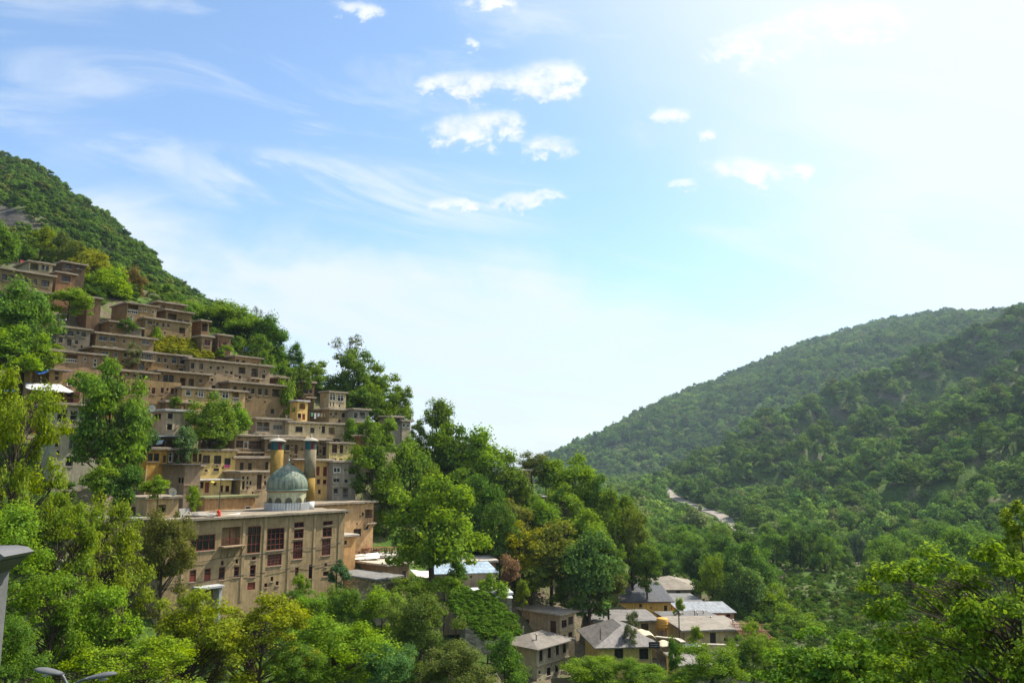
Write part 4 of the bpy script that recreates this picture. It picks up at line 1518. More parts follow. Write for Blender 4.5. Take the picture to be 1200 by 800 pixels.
house("grey weathered house with a broken balcony on the ridge", 'E', 768, 800, 912, 300, 460, (.36, .31, .245), [(808, 318, 836, 362), (850, 318, 888, 362, 'p'), (843, 390, 859, 426), (866, 392, 884, 424)], fr='grey', balconies=[(795, 350, 845, 384)])
house("far grey house on the ridge where the big trees begin", 'E', 985, 1070, 1150, 352, 436, (.33, .28, .22), [(1075, 358, 1095, 400), (1100, 362, 1140, 412, 'p')], fr='grey')
house("last little house half hidden by leaves at the ridge end", 'E', None, 1146, 1206, 382, 450, (.40, .32, .23), [(1152, 395, 1172, 425), (1182, 398, 1200, 425)], fr='white')
house("dark house with a tiny white balcony shaded by the ridge tree", 'E', 385, 440, 530, 108, 225, 'brown', [(455, 150, 486, 188), (495, 160, 515, 185)], fr='dark', balconies=[(452, 165, 525, 212)])
house("low roofed hut peeping over bushes on the right flank", 'E', None, 868, 972, 490, 545, 'mud', [(890, 505, 910, 525)])
house("small orange brown annex right below the mosque corner", 'N', None, 148, 224, 330, 415, (.48, .30, .14), [(160, 350, 175, 372)], rcol=(.5, .45, .38))

# ------------------------------------------------------------------ buildings right of the mosque and down the slope
house("market house with a pale uneven flat roof right of the mosque", 'N', 150, 400, 524, 492, 620, (.32, .23, .14), [(485, 520, 505, 600, 'd')], [(300, 520, 330, 560)], rcol=(.62, .54, .42), o=.5)
house("old stone house with a shaded side wall and a blue railed balcony", 'N', 105, 342, 462, 574, 800, (.42, .36, .24), [(396, 590, 450, 690, 'p')], [], rcol=(.25, .245, .235), o=.5, fr='grey', wallmat='stone', balconies=[(385, 660, 462, 706)], roof='slab')
house("long shed with a pale blue metal roof behind the lone leafy tree", 'N', None, 668, 1008, 540, 650, (.38, .32, .235), [(960, 560, 990, 630, 'd'), (720, 570, 745, 600)], k=.22, d=104, roof='metal', rcol=(.55, .70, .84), o=.4, D=7, rise=.5)
house("low stone wall hut with a torn white covering below the blue roofed shed", 'N', None, 838, 1100, 660, 750, (.30, .26, .20), [], k=.22, d=99, wallmat='stone', roof='slab', rcol=(.74, .76, .78), o=.25, D=4)
house("long pale roofed house just above the blue roofed shed", 'N', None, 690, 1010, 478, 530, 'mud', [(760, 490, 780, 510), (900, 490, 920, 510)], k=.2, d=112, rcol=(.56, .50, .42), D=6)
house("tiny brick house alone among the trees of the slope", 'N', None, 926, 1012, 336, 395, 'tan', [(940, 345, 955, 375), (965, 345, 985, 380), (990, 345, 1004, 372)], k=.2, d=122, fr='red')
house("small flat roofed house glimpsed between the olive trees lower on the slope", 'X', None, 638, 668, 583, 592, 'tan', [(645, 585, 650, 590)], k=.2, d=143, found=4.5, rcol=(.5, .44, .36))
house("pale cube house glimpsed high in the slope trees", 'X', None, 604, 622, 552, 560, 'tan', [(608, 554, 612, 558)], k=.2, d=146, found=4.5)

# ------------------------------------------------------------------ the lower hamlet
FL = -27.6
house("two storey tan house with a broad pale flat roof in the lower hamlet", 'O', 230, 482, 566, 404, 660, (.50, .41, .27),
      [(491, 430, 521, 475), (529, 410, 557, 456), (492, 515, 515, 545), (530, 500, 554, 530), (500, 412, 506, 420)], [(278, 425, 300, 450), (423, 435, 458, 505, 'd')], rcol=(0.451, 0.385, 0.303), o=.55, fr='brown', chimneys=[(.5, .25, .5)])
house("two storey house with a grey hipped roof nearest in the lower hamlet", 'O', 150, 346, 532, 600, 870, (.47, .39, .26),
      [(360, 605, 380, 672), (409, 590, 429, 652), (457, 572, 475, 636), (498, 558, 516, 622), (404, 708, 426, 756), (453, 692, 471, 736), (491, 675, 511, 722), (355, 728, 367, 746)], [],
      roof='hip', rise=1.1, rcol=(0.259, 0.234, 0.203), fr='dark', o=.5, chimneys=[(.2, .2, .7), (.5, .9, .8), (.05, .9, .5)])
house("yellow walled house under a large grey hipped roof with dark windows", 'O', None, 722, 1022, 590, 740, (.60, .46, .16), [(800, 598, 852, 656), (945, 595, 1000, 660)], k=.12, d=100, base=FL, D=9, roof='hip', rise=1.9, rmat='metal',
      rcol=(0.252, 0.227, 0.199), o=.7, fr='dark')
house("low yellow house under a flat grey roof behind the hipped roof", 'O', None, 690, 1048, 444, 520, (.50, .40, .20), [(955, 450, 1000, 490), (770, 452, 790, 470)], k=.08, d=119, base=FL, D=8, rcol=(0.245, 0.231, 0.217), o=.5)
house("ochre house with a big dark slate sloping roof", 'O', None, 822, 1132, 328, 400, (.62, .40, .10), [(945, 336, 961, 356), (1090, 345, 1110, 380)], k=.06, d=133, base=FL, D=9, roof='shed', rise=1.7, rmat='metal', rcol=(0.115, 0.112, 0.115), o=.5, fr='brown',
      chimneys=[(.1, .8, .9), (.75, .8, .5)])
house("white walled house under a pale hipped roof farthest in the hamlet", 'P', None, 505, 748, 142, 190, (.55, .53, .48), [(610, 148, 635, 166), (690, 148, 712, 168)], k=.05, d=168, base=FL - .3, D=12, roof='hip', rise=1.5, rcol=(0.336, 0.294, 0.238), o=.6,
      chimneys=[(.6, .6, .9)], fr='dark')
house("low building with a plain grey roof below the pale hipped roof", 'P', None, 600, 752, 214, 250, (.24, .19, .14), [(690, 218, 720, 235)], k=.05, d=146, base=FL, D=9, rcol=(0.231, 0.224, 0.217), o=.4)
house("long building with a white sheet metal roof in the hamlet", 'P', None, 645, 924, 268, 300, (.40, .22, .13), [(880, 272, 905, 288)], k=.05, d=133, base=FL, D=7, roof='metal', rcol=(0.451, 0.476, 0.492), o=.4, rise=.5)
house("dark grey flat roofed building with chimney pipes beside the white metal roof", 'P', None, 606, 884, 330, 380, (.34, .22, .13), [(860, 335, 885, 350)], k=.12, d=121, base=FL, D=9, rcol=(0.210, 0.203, 0.196), o=.45, chimneys=[(.25, .4, 1.0), (.55, .4, 1.2), (.6, .4, .9), (.85, .7, .6)])
house("yellow house with a wide pale concrete roof and a dark doorway", 'P', None, 660, 980, 366, 470, (.58, .46, .22), [(794, 374, 826, 432, 'd'), (868, 400, 892, 418), (922, 398, 945, 418), (700, 385, 720, 405)], k=.10, d=112, base=FL, D=9, rcol=(0.322, 0.287, 0.238), o=.6,
      chimneys=[(.92, .25, .9), (.75, .8, .4)], fr='dark')
house("small building with a grey tile roof at the lower edge of the hamlet", 'P', None, 640, 862, 556, 640, (.48, .42, .32), [(700, 575, 730, 600)], k=.1, d=99, base=FL, D=6, rcol=(0.280, 0.259, 0.231), o=.4)
house("small hut with a brown hipped roof on the right of the lower edge", 'P', None, 880, 1010, 562, 646, (.44, .37, .24), [(920, 580, 945, 610)], k=.1, d=97, base=FL, D=6, roof='hip', rise=.9, rcol=(0.280, 0.238, 0.189), o=.4)
house("square tan annex with one brown window left on the mosque roof edge", 'F', 366, 486, 712, 508, 668, (.46, .35, .20), [(560, 546, 626, 606)], [(372, 560, 412, 640, 'd')], fr='brown', d=86.5, o=.35, found=3)
house("shaded low wing with a pale parapet left of the mosque behind the olive tree", 'F', None, 100, 500, 672, 800, (.36, .29, .19), [(150, 715, 180, 760)], rcol=(0.426, 0.410, 0.369), o=.2, d=82, found=4)
# ------------------------------------------------------------------ the mosque
def build_mosque():
    label = "long tan mosque with red wooden windows, a grey green dome and two minarets"
    wins = [(370, 250, 498, 334, 'red'), (531, 210, 628, 320, 'p'), (666, 205, 735, 346, 'w'), (768, 215, 858, 330, 'x'), (770, 350, 844, 411, 'x'),
            (910, 184, 962, 213, 'w'), (909, 222, 959, 270, 'w'), (904, 282, 954, 376, 'x'), (1060, 178, 1111, 201, 'w'), (1058, 212, 1106, 262, 'w'), (1054, 272, 1099, 358, 'x'),
            (365, 433, 399, 496, 's'), (442, 425, 475, 489, 's'), (517, 418, 549, 485, 'w'), (596, 415, 623, 471, 'w'), (679, 407, 709, 469, 'w'), (690, 362, 711, 381, 'w'),
            (529, 385, 542, 409, 'w'), (604, 377, 618, 401, 'w'), (666, 497, 706, 571, 'd'), (754, 502, 770, 524, 'w'), (787, 468, 801, 493, 'w'), (814, 492, 829, 514, 'w'),
            (985, 405, 1013, 479, 'w'), (914, 420, 933, 470, 'w'), (1060, 440, 1091, 466, 'w'), (1067, 395, 1081, 416, 'w'), (420, 520, 470, 600, 'd')]
    root, fr, L, D, H = house(label, 'M', None, 200, 1166, 186, 606, (.365, .265, .145), wins, name='mosque', cat='mosque', fr='red', D=11, o=.45, rcol=(.33, .28, .21), found=4, d=83.5)
    lc = lambda px, py, off: (fr.along(ray(px, py)[0], 'f', off), off)
    # pilasters along the front, 6 cm proud
    mb = MB()
    for x in (330, 640, 750, 880, 1010, 1140):
        s = fr.along(ray(*cpx('M', x, 400))[0], 'f')
        if 0 < s < L - .5:
            mb.box(s - .16, s + .16, -.07, -.003, -1, H - .02)
    mb.build('pilaster', M['plaster'], root, (.39, .285, .16))
    # bracketed balcony below the second window
    a, b, c, d = fr.rect('M', (520, 300, 640, 362), 'f')
    mb = MB()
    mb.box(a, b, -.9, -.004, d - .22, d - .10)
    bal = mb.build('balcony', M['wood'], root, (.30, .22, .14))
    for i in range(4):
        s = a + .15 + (b - a - .4) * i / 3
        mb = MB()
        mb.tube([(s, -.02, d - 1.25), (s, -.80, d - .23)], .055, 5)
        mb.build('bracket', M['wood'], bal, (.24, .16, .10))
    # drain spouts, a wall lamp and an electric box
    mb = MB()
    s = fr.along(ray(*cpx('M', 350, 365))[0], 'f')
    zz = fr.rect('M', (345, 360, 360, 372), 'f')[3]
    mb.tube([(s, 0, zz), (s, -.5, zz + .15)], .04, 6)
    mb.lathe([(.05, zz + .12), (.20, zz - .02), (.20, zz - .06)], 10, (s, -.6))
    mb.build('wall_lamp', M['steel'], root, (.75, .74, .70))
    # electric cables slung along the wall
    for ym, yr in ((392, 360), (500, 470)):
        mb = MB()
        pts = []
        for i in range(25):
            s = .4 + (L - .8) * i / 24
            base = fr.rect('M', (340, ym, 345, ym + 2), 'f')[3] + .45 * math.sin(i * .9) * .25 - .18 * abs(math.sin(i * .52))
            pts.append((s, -.085 - (.02 if i % 2 else 0), base + .5 * i / 24))
        mb.tube(pts, .022, 4)
        mb.build('cable', M['steel'], root, (.03, .03, .03))
    # grey concrete entrance porch at the base
    a, b, c, d = fr.rect('M', (412, 512, 486, 610), 'f')
    mb = MB()
    mb.box(a - .5, a, -1.3, -.004, c - 3, d - .2); mb.box(b, b + .3, -1.3, -.004, c - 3, d - .2); mb.box(a - .7, b + .5, -1.5, -.004, d - .196, d)
    mb.build('entrance_porch', M['concrete'], root, (.42, .43, .43))
    # dome on its drum
    off = 5.2
    cx, cyy = lc(336.5, 590, off)
    dep = fr.depth(cx, 'f', off)
    sc = dep / F_PX
    zr = H + .25
    zpx = lambda py: ray(336.5, py)[1] * dep - fr.zb
    R = 22.8 * sc
    zb_ = zpx(573.5)
    mb = MB()
    mb.lathe([(R * .985, zr - .5), (R * .985, zb_ - .28)], 48, (cx, cyy))
    drum = mb.build('drum', M['plaster'], root, (.46, .46, .30), smooth=False)
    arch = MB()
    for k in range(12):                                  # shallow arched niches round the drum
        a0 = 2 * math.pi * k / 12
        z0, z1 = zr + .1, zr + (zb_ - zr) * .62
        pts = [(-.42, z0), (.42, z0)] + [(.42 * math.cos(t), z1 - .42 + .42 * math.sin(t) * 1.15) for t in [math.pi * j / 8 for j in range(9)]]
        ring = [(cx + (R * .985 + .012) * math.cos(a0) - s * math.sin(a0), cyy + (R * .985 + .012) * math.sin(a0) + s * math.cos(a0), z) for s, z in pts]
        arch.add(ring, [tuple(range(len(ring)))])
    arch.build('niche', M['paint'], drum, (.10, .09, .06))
    mb = MB()
    mb.lathe([(R * .99, zb_ - .275), (R * 1.02, zb_ - .20), (R * 1.02, zb_ - .02)], 48, (cx, cyy))
    mb.build('frieze', M['paint'], root, (.36, .24, .13))
    top = zpx(542)
    h = top - zb_
    prof = []
    for t, r in [(0, 1.0), (.06, 1.035), (.16, 1.05), (.28, 1.035), (.40, .985), (.52, .89), (.62, .77), (.71, .63), (.79, .47), (.86, .32), (.92, .19), (.97, .085), (1.0, .03)]:
        prof.append((R * r, zb_ + h * t))
    mb = MB()
    mb.lathe(prof, 48, (cx, cyy))
    dome = mb.build('dome', mat_dome(), root, (.27, .33, .28), smooth=True)
    mb = MB()
    mb.lathe([(R * 1.05, zb_ - .10), (R * 1.075, zb_ - .05), (R * 1.075, zb_ + .05), (R * 1.0, zb_ + .12)], 48, (cx, cyy))
    mb.build('cornice', M['paint'], dome, (.20, .27, .22))
    mb = MB()
    mb.lathe([(.05, top - .1), (.05, top + .25), (.14, top + .33), (.05, top + .42), (.02, top + .9)], 10, (cx, cyy))
    mb.build('finial', M['steel'], dome, (.25, .30, .27))
    # pale railing panels round the base of the drum
    R2 = 26 * sc
    n = 10
    P = [(cx + R2 * math.cos(2 * math.pi * (i + .5) / n), cyy + R2 * math.sin(2 * math.pi * (i + .5) / n)) for i in range(n)]
    for i in range(n):
        (ax, ay), (bx, by) = P[i], P[(i + 1) % n]
        mb = MB()
        zt = zpx(588)
        L_ = math.hypot(bx - ax, by - ay)
        tx, ty = (bx - ax) / L_, (by - ay) / L_
        nx, ny = -ty * .03, tx * .03
        def slab(s0, s1, z0, z1):
            q = [(ax + tx * s0 - nx, ay + ty * s0 - ny), (ax + tx * s1 - nx, ay + ty * s1 - ny), (ax + tx * s1 + nx, ay + ty * s1 + ny), (ax + tx * s0 + nx, ay + ty * s0 + ny)]
            mb.add([(*p, z0) for p in q] + [(*p, z1) for p in q], [(3, 2, 1, 0), (4, 5, 6, 7), (0, 1, 5, 4), (1, 2, 6, 5), (2, 3, 7, 6), (3, 0, 4, 7)])
        if i == 7:
            for j in range(9):
                slab(.05 + j * (L_ - .2) / 8, .14 + j * (L_ - .2) / 8, zr + .02, zt - .08)
            slab(.03, L_ - .03, zt - .078, zt)
        else:
            m_ = 5
            for j in range(m_):
                slab(.03 + j * (L_ - .06) / m_, .03 + (j + 1) * (L_ - .06) / m_ - .05, zr + .02, zt)
        mb.build('railing', M['steel'], root, (.52, .55, .57))
    # two minarets
    def minaret(pxc, wpx, ytop, off, lower_white):
        s = fr.along(ray(pxc, 560)[0], 'f', off)
        dd = fr.depth(s, 'f', off)
        zz = lambda py: ray(pxc, py)[1] * dd - fr.zb
        r = wpx / 2 * dd / F_PX
        c = (s, off)
        mb = MB()
        z1, z2 = zz(ytop + 13), zz(ytop + 3.5)
        zw = zz(587)
        ym = z1 - .55 * (z1 - zw) if lower_white else z1
        if lower_white:
            mb.lathe([(r * .97, ym), (r, z1)], 20, c)
            sh = mb.build('minaret', M['plaster'], root, (.25, .21, .135), smooth=True)
            mb = MB(); mb.lathe([(r * .95, zw), (r * .975, ym - .003)], 20, c)
            mb.build('yellow_tilework', M['plaster'], sh, (.27, .175, .045), smooth=True)
            mb = MB(); mb.lathe([(r * .98, H + .1), (r * .955, zw - .003)], 20, c)
            mb.build('whitewashed_base', M['plaster'], sh, (.55, .56, .55), smooth=True)
        else:
            mb.lathe([(r * .93, H + .1), (r, z1)], 20, c)
            sh = mb.build('minaret', M['plaster'], root, (.27, .175, .045), smooth=True)
        # lantern of coloured panels under a pale cap
        cols = [(.03, .09, .16), (.03, .15, .15), (.20, .03, .04), (.03, .13, .08), (.03, .10, .18), (.20, .03, .04), (.03, .14, .10), (.16, .03, .05)]
        for k in range(8):
            mb = MB()
            vs = []
            for a in [2 * math.pi * (k + q) / 8 + R_(148) for q in (0, .5, 1)]:
                vs += [(c[0] + r * .96 * math.cos(a), c[1] + r * .96 * math.sin(a), z1 + .003), (c[0] + r * .96 * math.cos(a), c[1] + r * .96 * math.sin(a), z2)]
            mb.add(vs, [(0, 2, 3, 1), (2, 4, 5, 3)])
            mb.build('coloured_panel', M['paint'], sh, tuple(t * .6 for t in cols[k]))
        mb = MB()
        mb.lathe([(r * 1.02, z2 + .003), (r * 1.32, z2 + .03), (r * 1.32, z2 + .12), (r * .75, z2 + .36), (r * .2, z2 + .48), (r * .16, z2 + .62), (r * .26, z2 + .72), (r * .1, z2 + .86)], 20, c)
        mb.build('cap', M['concrete'], sh, (.38, .35, .29))
        return sh
    minaret(323.5, 14.6, 514, 6.4, False)
    minaret(362.8, 13.2, 513.5, 3.6, True)
    # clutter on the roof: red lantern post and a tilted white board
    return root, fr, L, D, H


def mat_dome():
    m, N, out = new_mat("dome_tiles")
    p = principled(N, out, 0.8, 0.2)
    tc = N.n('ShaderNodeTexCoord')
    v = tc.outputs['Object']
    a = N.noise(v, 0.9, 6, 0.65, 0.4)
    run = N.noise(scaled(N, v, (2.4, 2.4, 0.25)), 1.3, 6, 0.65)
    c = N.mix(N.ramp(run, 0.38, 0.62), (0.09, 0.145, 0.11), (0.25, 0.275, 0.215))
    c = N.mix(N.ramp(a, 0.50, 0.68), c, (0.36, 0.33, 0.25))
    br = N.n('ShaderNodeTexBrick')
    br.inputs['Scale'].default_value = 5.0
    c = N.mix(N.ramp(N.noise(v, 3.5, 5, 0.7), 0.6, 0.72, 0, .7), c, (0.07, 0.10, 0.085))
    N.link(c, p.inputs['Base Color'])
    bump(N, p, N.noise(v, 7, 4, 0.6), 0.25, 0.03)
    return m


MOSQUE = build_mosque()
# ------------------------------------------------------------------ smaller things
def at(px, py, d):
    u, v = ray(px, py)
    return Vector((u * d, d, v * d))


def pole(px, pyt, d, label, r=.09, cross=True, zb=None, name='utility_pole', col=(.10, .085, .07)):
    p = at(px, pyt, d)
    g = gz(p.x, p.y) if zb is None else zb
    o = empty(name, (p.x, p.y, g))
    mb = MB()
    mb.tube([(0, 0, -.3), (.04, 0, p.z - g)], [r, r * .7], 8)
    mb.build('shaft', M['wood'], o, col)
    if cross:
        mb = MB()
        h = p.z - g - .5
        mb.box(-.7, .7, -.05, .05, h, h + .1)
        for x in (-.6, -.2, .2, .6):
            mb.lathe([(.05, h + .103), (.06, h + .16), (.03, h + .24)], 8, (x, 0))
        mb.build('crossarm', M['wood'], o, (.16, .12, .09))
    tag(o, label, 'pole')
    return o


# double headed street lamp at the lower left, seen from above
def street_lamp():
    d = 19.0
    pl, pr, pm = at(43, 785, d), at(134, 790, d), at(84, 797, d)
    g = gz(pm.x, pm.y)
    o = empty('street_lamp', (pm.x, pm.y, g))
    mb = MB()
    H = pm.z - g
    mb.tube([(0, 0, -.2), (0, 0, H - .15)], [.09, .055], 12)
    mb.build('post', M['steel'], o, (.10,.105,.11), smooth=True)
    for q, nm in ((pl, -1), (pr, 1)):
        v = Vector((q.x - pm.x, 0, q.z - g))
        arm = MB()
        s0, s1 = Vector((0, 0, H - .16)), v + Vector((-nm * .55, 0, -.06))
        arm.tube([s0, Vector((nm * .12, 0, H - .05)), s1 * .5 + Vector((nm * .1, 0, H - .05)) * .5, s1], .035, 8)
        arm.build('arm', M['steel'], o, (.10,.105,.11), smooth=True)
        hd = MB()
        a, b = v + Vector((-nm * .62, 0, -.09)), v + Vector((nm * .06, 0, .02))
        n = 12
        rings = []
        for i in range(9):
            t = i / 8
            w = .045 + .13 * math.sin(math.pi * min(1, t * .96 + .04)) ** .7 * (.55 + .45 * t)
            if i == 8: w = .03
            c = a.lerp(b, t)
            rings.append([(c.x, w * math.cos(2 * math.pi * k / n), c.z + w * .55 * math.sin(2 * math.pi * k / n) * (1 if math.sin(2 * math.pi * k / n) > 0 else .45)) for k in range(n)])
        vs = [p for r in rings for p in r]
        fs = [(i * n + k, i * n + (k + 1) % n, (i + 1) * n + (k + 1) % n, (i + 1) * n + k) for i in range(8) for k in range(n)]
        fs += [tuple(range(n)), tuple(8 * n + k for k in range(n))]
        hd.add(vs, fs)
        h = hd.build('lamp_head', M['concrete'], o, (.13,.135,.14), smooth=True)
        gl = MB()
        c = a.lerp(b, .55)
        gl.lathe([(.10, c.z - .075), (.08, c.z - .09), (.03, c.z - .10)], 12, (c.x, 0))
        gl.build('lens', M['steel'], h, (.6, .6, .55))
    tag(o, "grey street lamp with two drooping heads at the bottom left corner", 'street lamp')


def concrete_post():  # shade on the post is put into the dark greys of its parts
    d = 6.0
    tl = at(0, 640, d)
    o = empty('concrete_post', (tl.x - .10, d, gz(tl.x - .1, d)))
    ox, oz = o.location.x, o.location.z
    X = lambda px, py: at(px, py, d).x - ox
    Zp = lambda px, py: at(px, py, d).z - oz
    mb = MB()
    xr, zt = X(9, 668), Zp(9, 668)
    mb.add([(xr - .34, -.27, -.4), (xr - .02, -.27, -.4), (xr - .02, .02, -.4), (xr - .34, .02, -.4), (xr - .34, -.27, zt), (xr, -.27, zt), (xr, .02, zt), (xr - .34, .02, zt)],
           [(3, 2, 1, 0), (4, 5, 6, 7), (0, 1, 5, 4), (1, 2, 6, 5), (2, 3, 7, 6), (3, 0, 4, 7)])
    mb.build('shaft', M['concrete'], o, (.13,.13,.135))
    mb = MB()
    x1, z0, z1 = X(33, 655), Zp(20, 651), Zp(20, 639)
    xr2 = X(12, 660)
    # sloping corbel under a thick rough cap slab
    mb.add([(xr - .36, -.275, zt + .003), (xr2, -.275, zt + .003), (x1 - .02, -.275, z0 - .003), (xr - .5, -.275, z0 - .003), (xr - .36, .025, zt + .003), (xr2, .025, zt + .003), (x1 - .02, .025, z0 - .003), (xr - .5, .025, z0 - .003)],
           [(0, 1, 2, 3), (7, 6, 5, 4), (0, 4, 5, 1), (1, 5, 6, 2), (2, 6, 7, 3), (3, 7, 4, 0)])
    mb.build('corbel', M['concrete'], o, (.11,.11,.115))
    mb = MB()
    rs = random.Random(2)
    pts = [(xr - .55, z0), (x1 - .01, z0 + .004), (x1 + .015, z0 + .03), (x1 - .03, z1 - .012), (x1 - .11, z1), (xr - .55, z1 - .01)]
    n = len(pts)
    mb.add([(x, -.31, z) for x, z in pts] + [(x, .04, z) for x, z in pts], [tuple(range(n)), tuple(range(2 * n - 1, n - 1, -1))] + [(i, n + i, n + (i + 1) % n, (i + 1) % n) for i in range(n)])
    mb.build('cap', M['concrete'], o, (.14,.14,.145))
    tag(o, "weathered grey concrete post with a flat cap at the left edge", 'post')


def sheet(name, cat, label, crop, quad_, d, col, sag=.15, mat='cloth', group=None, posts=None, nx=10, ny=6, th=.02, dd=0.0, scal=0.0):
    """a hung or tilted sheet: four photo points (with optional extra distance each) swept into a sagging surface with thickness"""
    P = []
    for q in quad_:
        px, py = cpx(crop, q[0], q[1])
        P.append(at(px, py, d + (q[2] if len(q) > 2 else 0)))
    o = empty(name, P[0].lerp(P[2], .5))
    L0 = Vector(o.location)
    g = []
    for j in range(ny + 1):
        for i in range(nx + 1):
            s, t = i / nx, j / ny
            p = P[0].lerp(P[1], s).lerp(P[3].lerp(P[2], s), t)
            z = -sag * 4 * s * (1 - s) * (.4 + .6 * t) + .05 * math.sin(9 * s + 4 * t) * sag * 3
            if scal and t > .99:
                z -= scal * abs(math.sin(math.pi * s * 6))
            g.append(p + Vector((0, 0, z)) - L0)
    n = len(g)
    mb = MB()
    top = [(v.x, v.y, v.z) for v in g]
    bot = [(v.x, v.y, v.z - th) for v in g]
    W = nx + 1
    mb.add(top + bot, [(j * W + i, j * W + i + 1, (j + 1) * W + i + 1, (j + 1) * W + i) for j in range(ny) for i in range(nx)] +
           [(n + (j + 1) * W + i, n + (j + 1) * W + i + 1, n + j * W + i + 1, n + j * W + i) for j in range(ny) for i in range(nx)] +
           [(i, n + i, n + i + 1, i + 1) for i in range(nx)] + [(ny * W + i + 1, n + ny * W + i + 1, n + ny * W + i, ny * W + i) for i in range(nx)] +
           [((j + 1) * W, n + (j + 1) * W, n + j * W, j * W) for j in range(ny)] + [(j * W + nx, n + j * W + nx, n + (j + 1) * W + nx, (j + 1) * W + nx) for j in range(ny)])
    mb.build('canvas', M[mat], o, col, smooth=True)
    for k, h in (posts or []):
        p = P[k] - L0
        m2 = MB()
        m2.tube([(p.x, p.y, p.z - h), (p.x, p.y, p.z - .03)], .035, 6)
        m2.build('post', M['wood'], o, (.15, .11, .08))
    tag(o, label, cat, group)
    return o


street_lamp()
concrete_post()

# tarpaulins, awnings and canopies
BL, WH, CRM = (.06, .20, .62), (.46, .475, .49), (.52, .45, .30)
sheet('tarpaulin', 'tarpaulin', "bright blue tarpaulin stretched over the tea house terrace", 'C', [(178, 186, 2), (362, 180, 3.2), (345, 200, 1), (265, 222, -.5)], 98, BL, .25)
sheet('awning', 'awning', "long white scalloped awning over the terrace restaurant", 'C', [(182, 288, 2.4), (420, 300, 5), (520, 352, 3.2), (178, 322, -.6)], 95.5, WH, .08, posts=[(3, 2.6), (2, 2.2)], scal=.18)
sheet('tarpaulin', 'tarpaulin', "crumpled white tarpaulin left of the blue one", 'C', [(10, 150, 2), (110, 142, 2.5), (140, 190, .5), (20, 180, 0)], 97, WH, .3)
sheet('tarpaulin', 'tarpaulin', "small blue tarpaulin low behind the left foreground leaves", 'C', [(-10, 318, 1.5), (100, 322, 2), (110, 345, .2), (-10, 342, 0)], 84, (.12, .26, .6), .12)
sheet('tarpaulin', 'tarpaulin', "white sheeting heaped on the flat roof beside the rock mound", 'E', [(45, 262, 1.8), (185, 255, 2.4), (195, 278, 0), (40, 282, -.3)], 124.5, (.62, .66, .72), .35)
sheet('laundry', 'laundry', "white washing hung beside the grey plaster house", 'A', [(598, 622, 0), (635, 605, .1), (632, 665, .1), (604, 680, 0)], 113, WH, .05)
sheet('laundry', 'laundry', "white cloths drying on the wall under the round tree", 'A', [(385, 470, 0), (470, 478, .5), (468, 512, .3), (390, 492, 0)], 114.5, (.6, .63, .66), .15)
sheet('laundry', 'laundry', "blue and white cloth hung under the blue grey metal roof", 'D', [(255, 455, 0), (312, 450, .1), (300, 478, .1), (258, 482, 0)], 102.6, (.42, .56, .74), .05)
sheet('rug', 'rug', "pink rug hanging from the bright yellow house", 'D', [(738, 624, 0), (776, 628, .1), (775, 648, .1), (740, 645, 0)], 104.6, (.62, .09, .25), .01)
sheet('board', 'board', "long white board lying tilted on the mosque roof", 'F', [(945, 628, 1.0), (1150, 604, 2.5), (1148, 612, 1.5), (1000, 645, .2)], 89.5, (.62, .58, .50), .01, mat='concrete')
sheet('awning', 'awning', "white stall awning with yellow goods below left of the blue roof", 'N', [(528, 512, 2.5), (640, 520, 2.8), (640, 556, 0), (560, 546, 0)], 101, (.78, .74, .66), .12, posts=[(2, 2.2), (3, 2.2)])
sheet('canopy', 'canopy', "cream vaulted canopy directly behind the grey hipped roof", 'O', [(900, 500, 3), (1000, 492, 3.4), (1045, 540, .3), (940, 548, 0)], 103.5, CRM, -.55, posts=[(2, 2.4), (3, 2.4)])
sheet('canopy', 'canopy', "cream vaulted canopy with plants below right of the black sign", 'O', [(1030, 566, 2.6), (1130, 556, 2.8), (1172, 606, 0), (1050, 610, 0)], 100.5, CRM, -.55, posts=[(2, 2.7), (3, 2.7)])
sheet('canopy', 'canopy', "flat white canopy beside the yellow house with the concrete roof", 'P', [(612, 436, 2), (720, 428, 2.4), (748, 446, 0), (620, 454, 0)], 107, WH, .05, posts=[(2, 2.2), (3, 2.2)])
sheet('sheet', 'sheet', "white plastic sheet spread on the roof at the lower hamlet edge", 'P', [(690, 490, 2.5), (820, 484, 2.8), (865, 500, .5), (640, 515, .2)], 101.5, (.58,.59,.61), .03)
sheet('sheet', 'sheet', "white torn sheeting with holes on the low stone hut", 'N', [(1010, 646, 1.8), (1098, 652, 2), (1106, 672, 0), (1012, 664, 0)], 98.6, (.62,.64,.66), .05)
sheet('awning', 'awning', "bleached cream awning over the market terrace beside the mosque", 'N', [(160, 424, 3), (330, 420, 3.4), (350, 448, .4), (150, 456, 0)], 108.2, (.72, .68, .60), .1, posts=[(2, 1.5), (3, 1.5)])
sheet('awning', 'awning', "white awning with patched edge beyond the market terrace", 'N', [(280, 420, 3), (350, 416, 3.2), (360, 446, .4), (275, 450, 0)], 108.6, (.74, .73, .70), .1, posts=[(2, 1.2), (3, 1.2)])

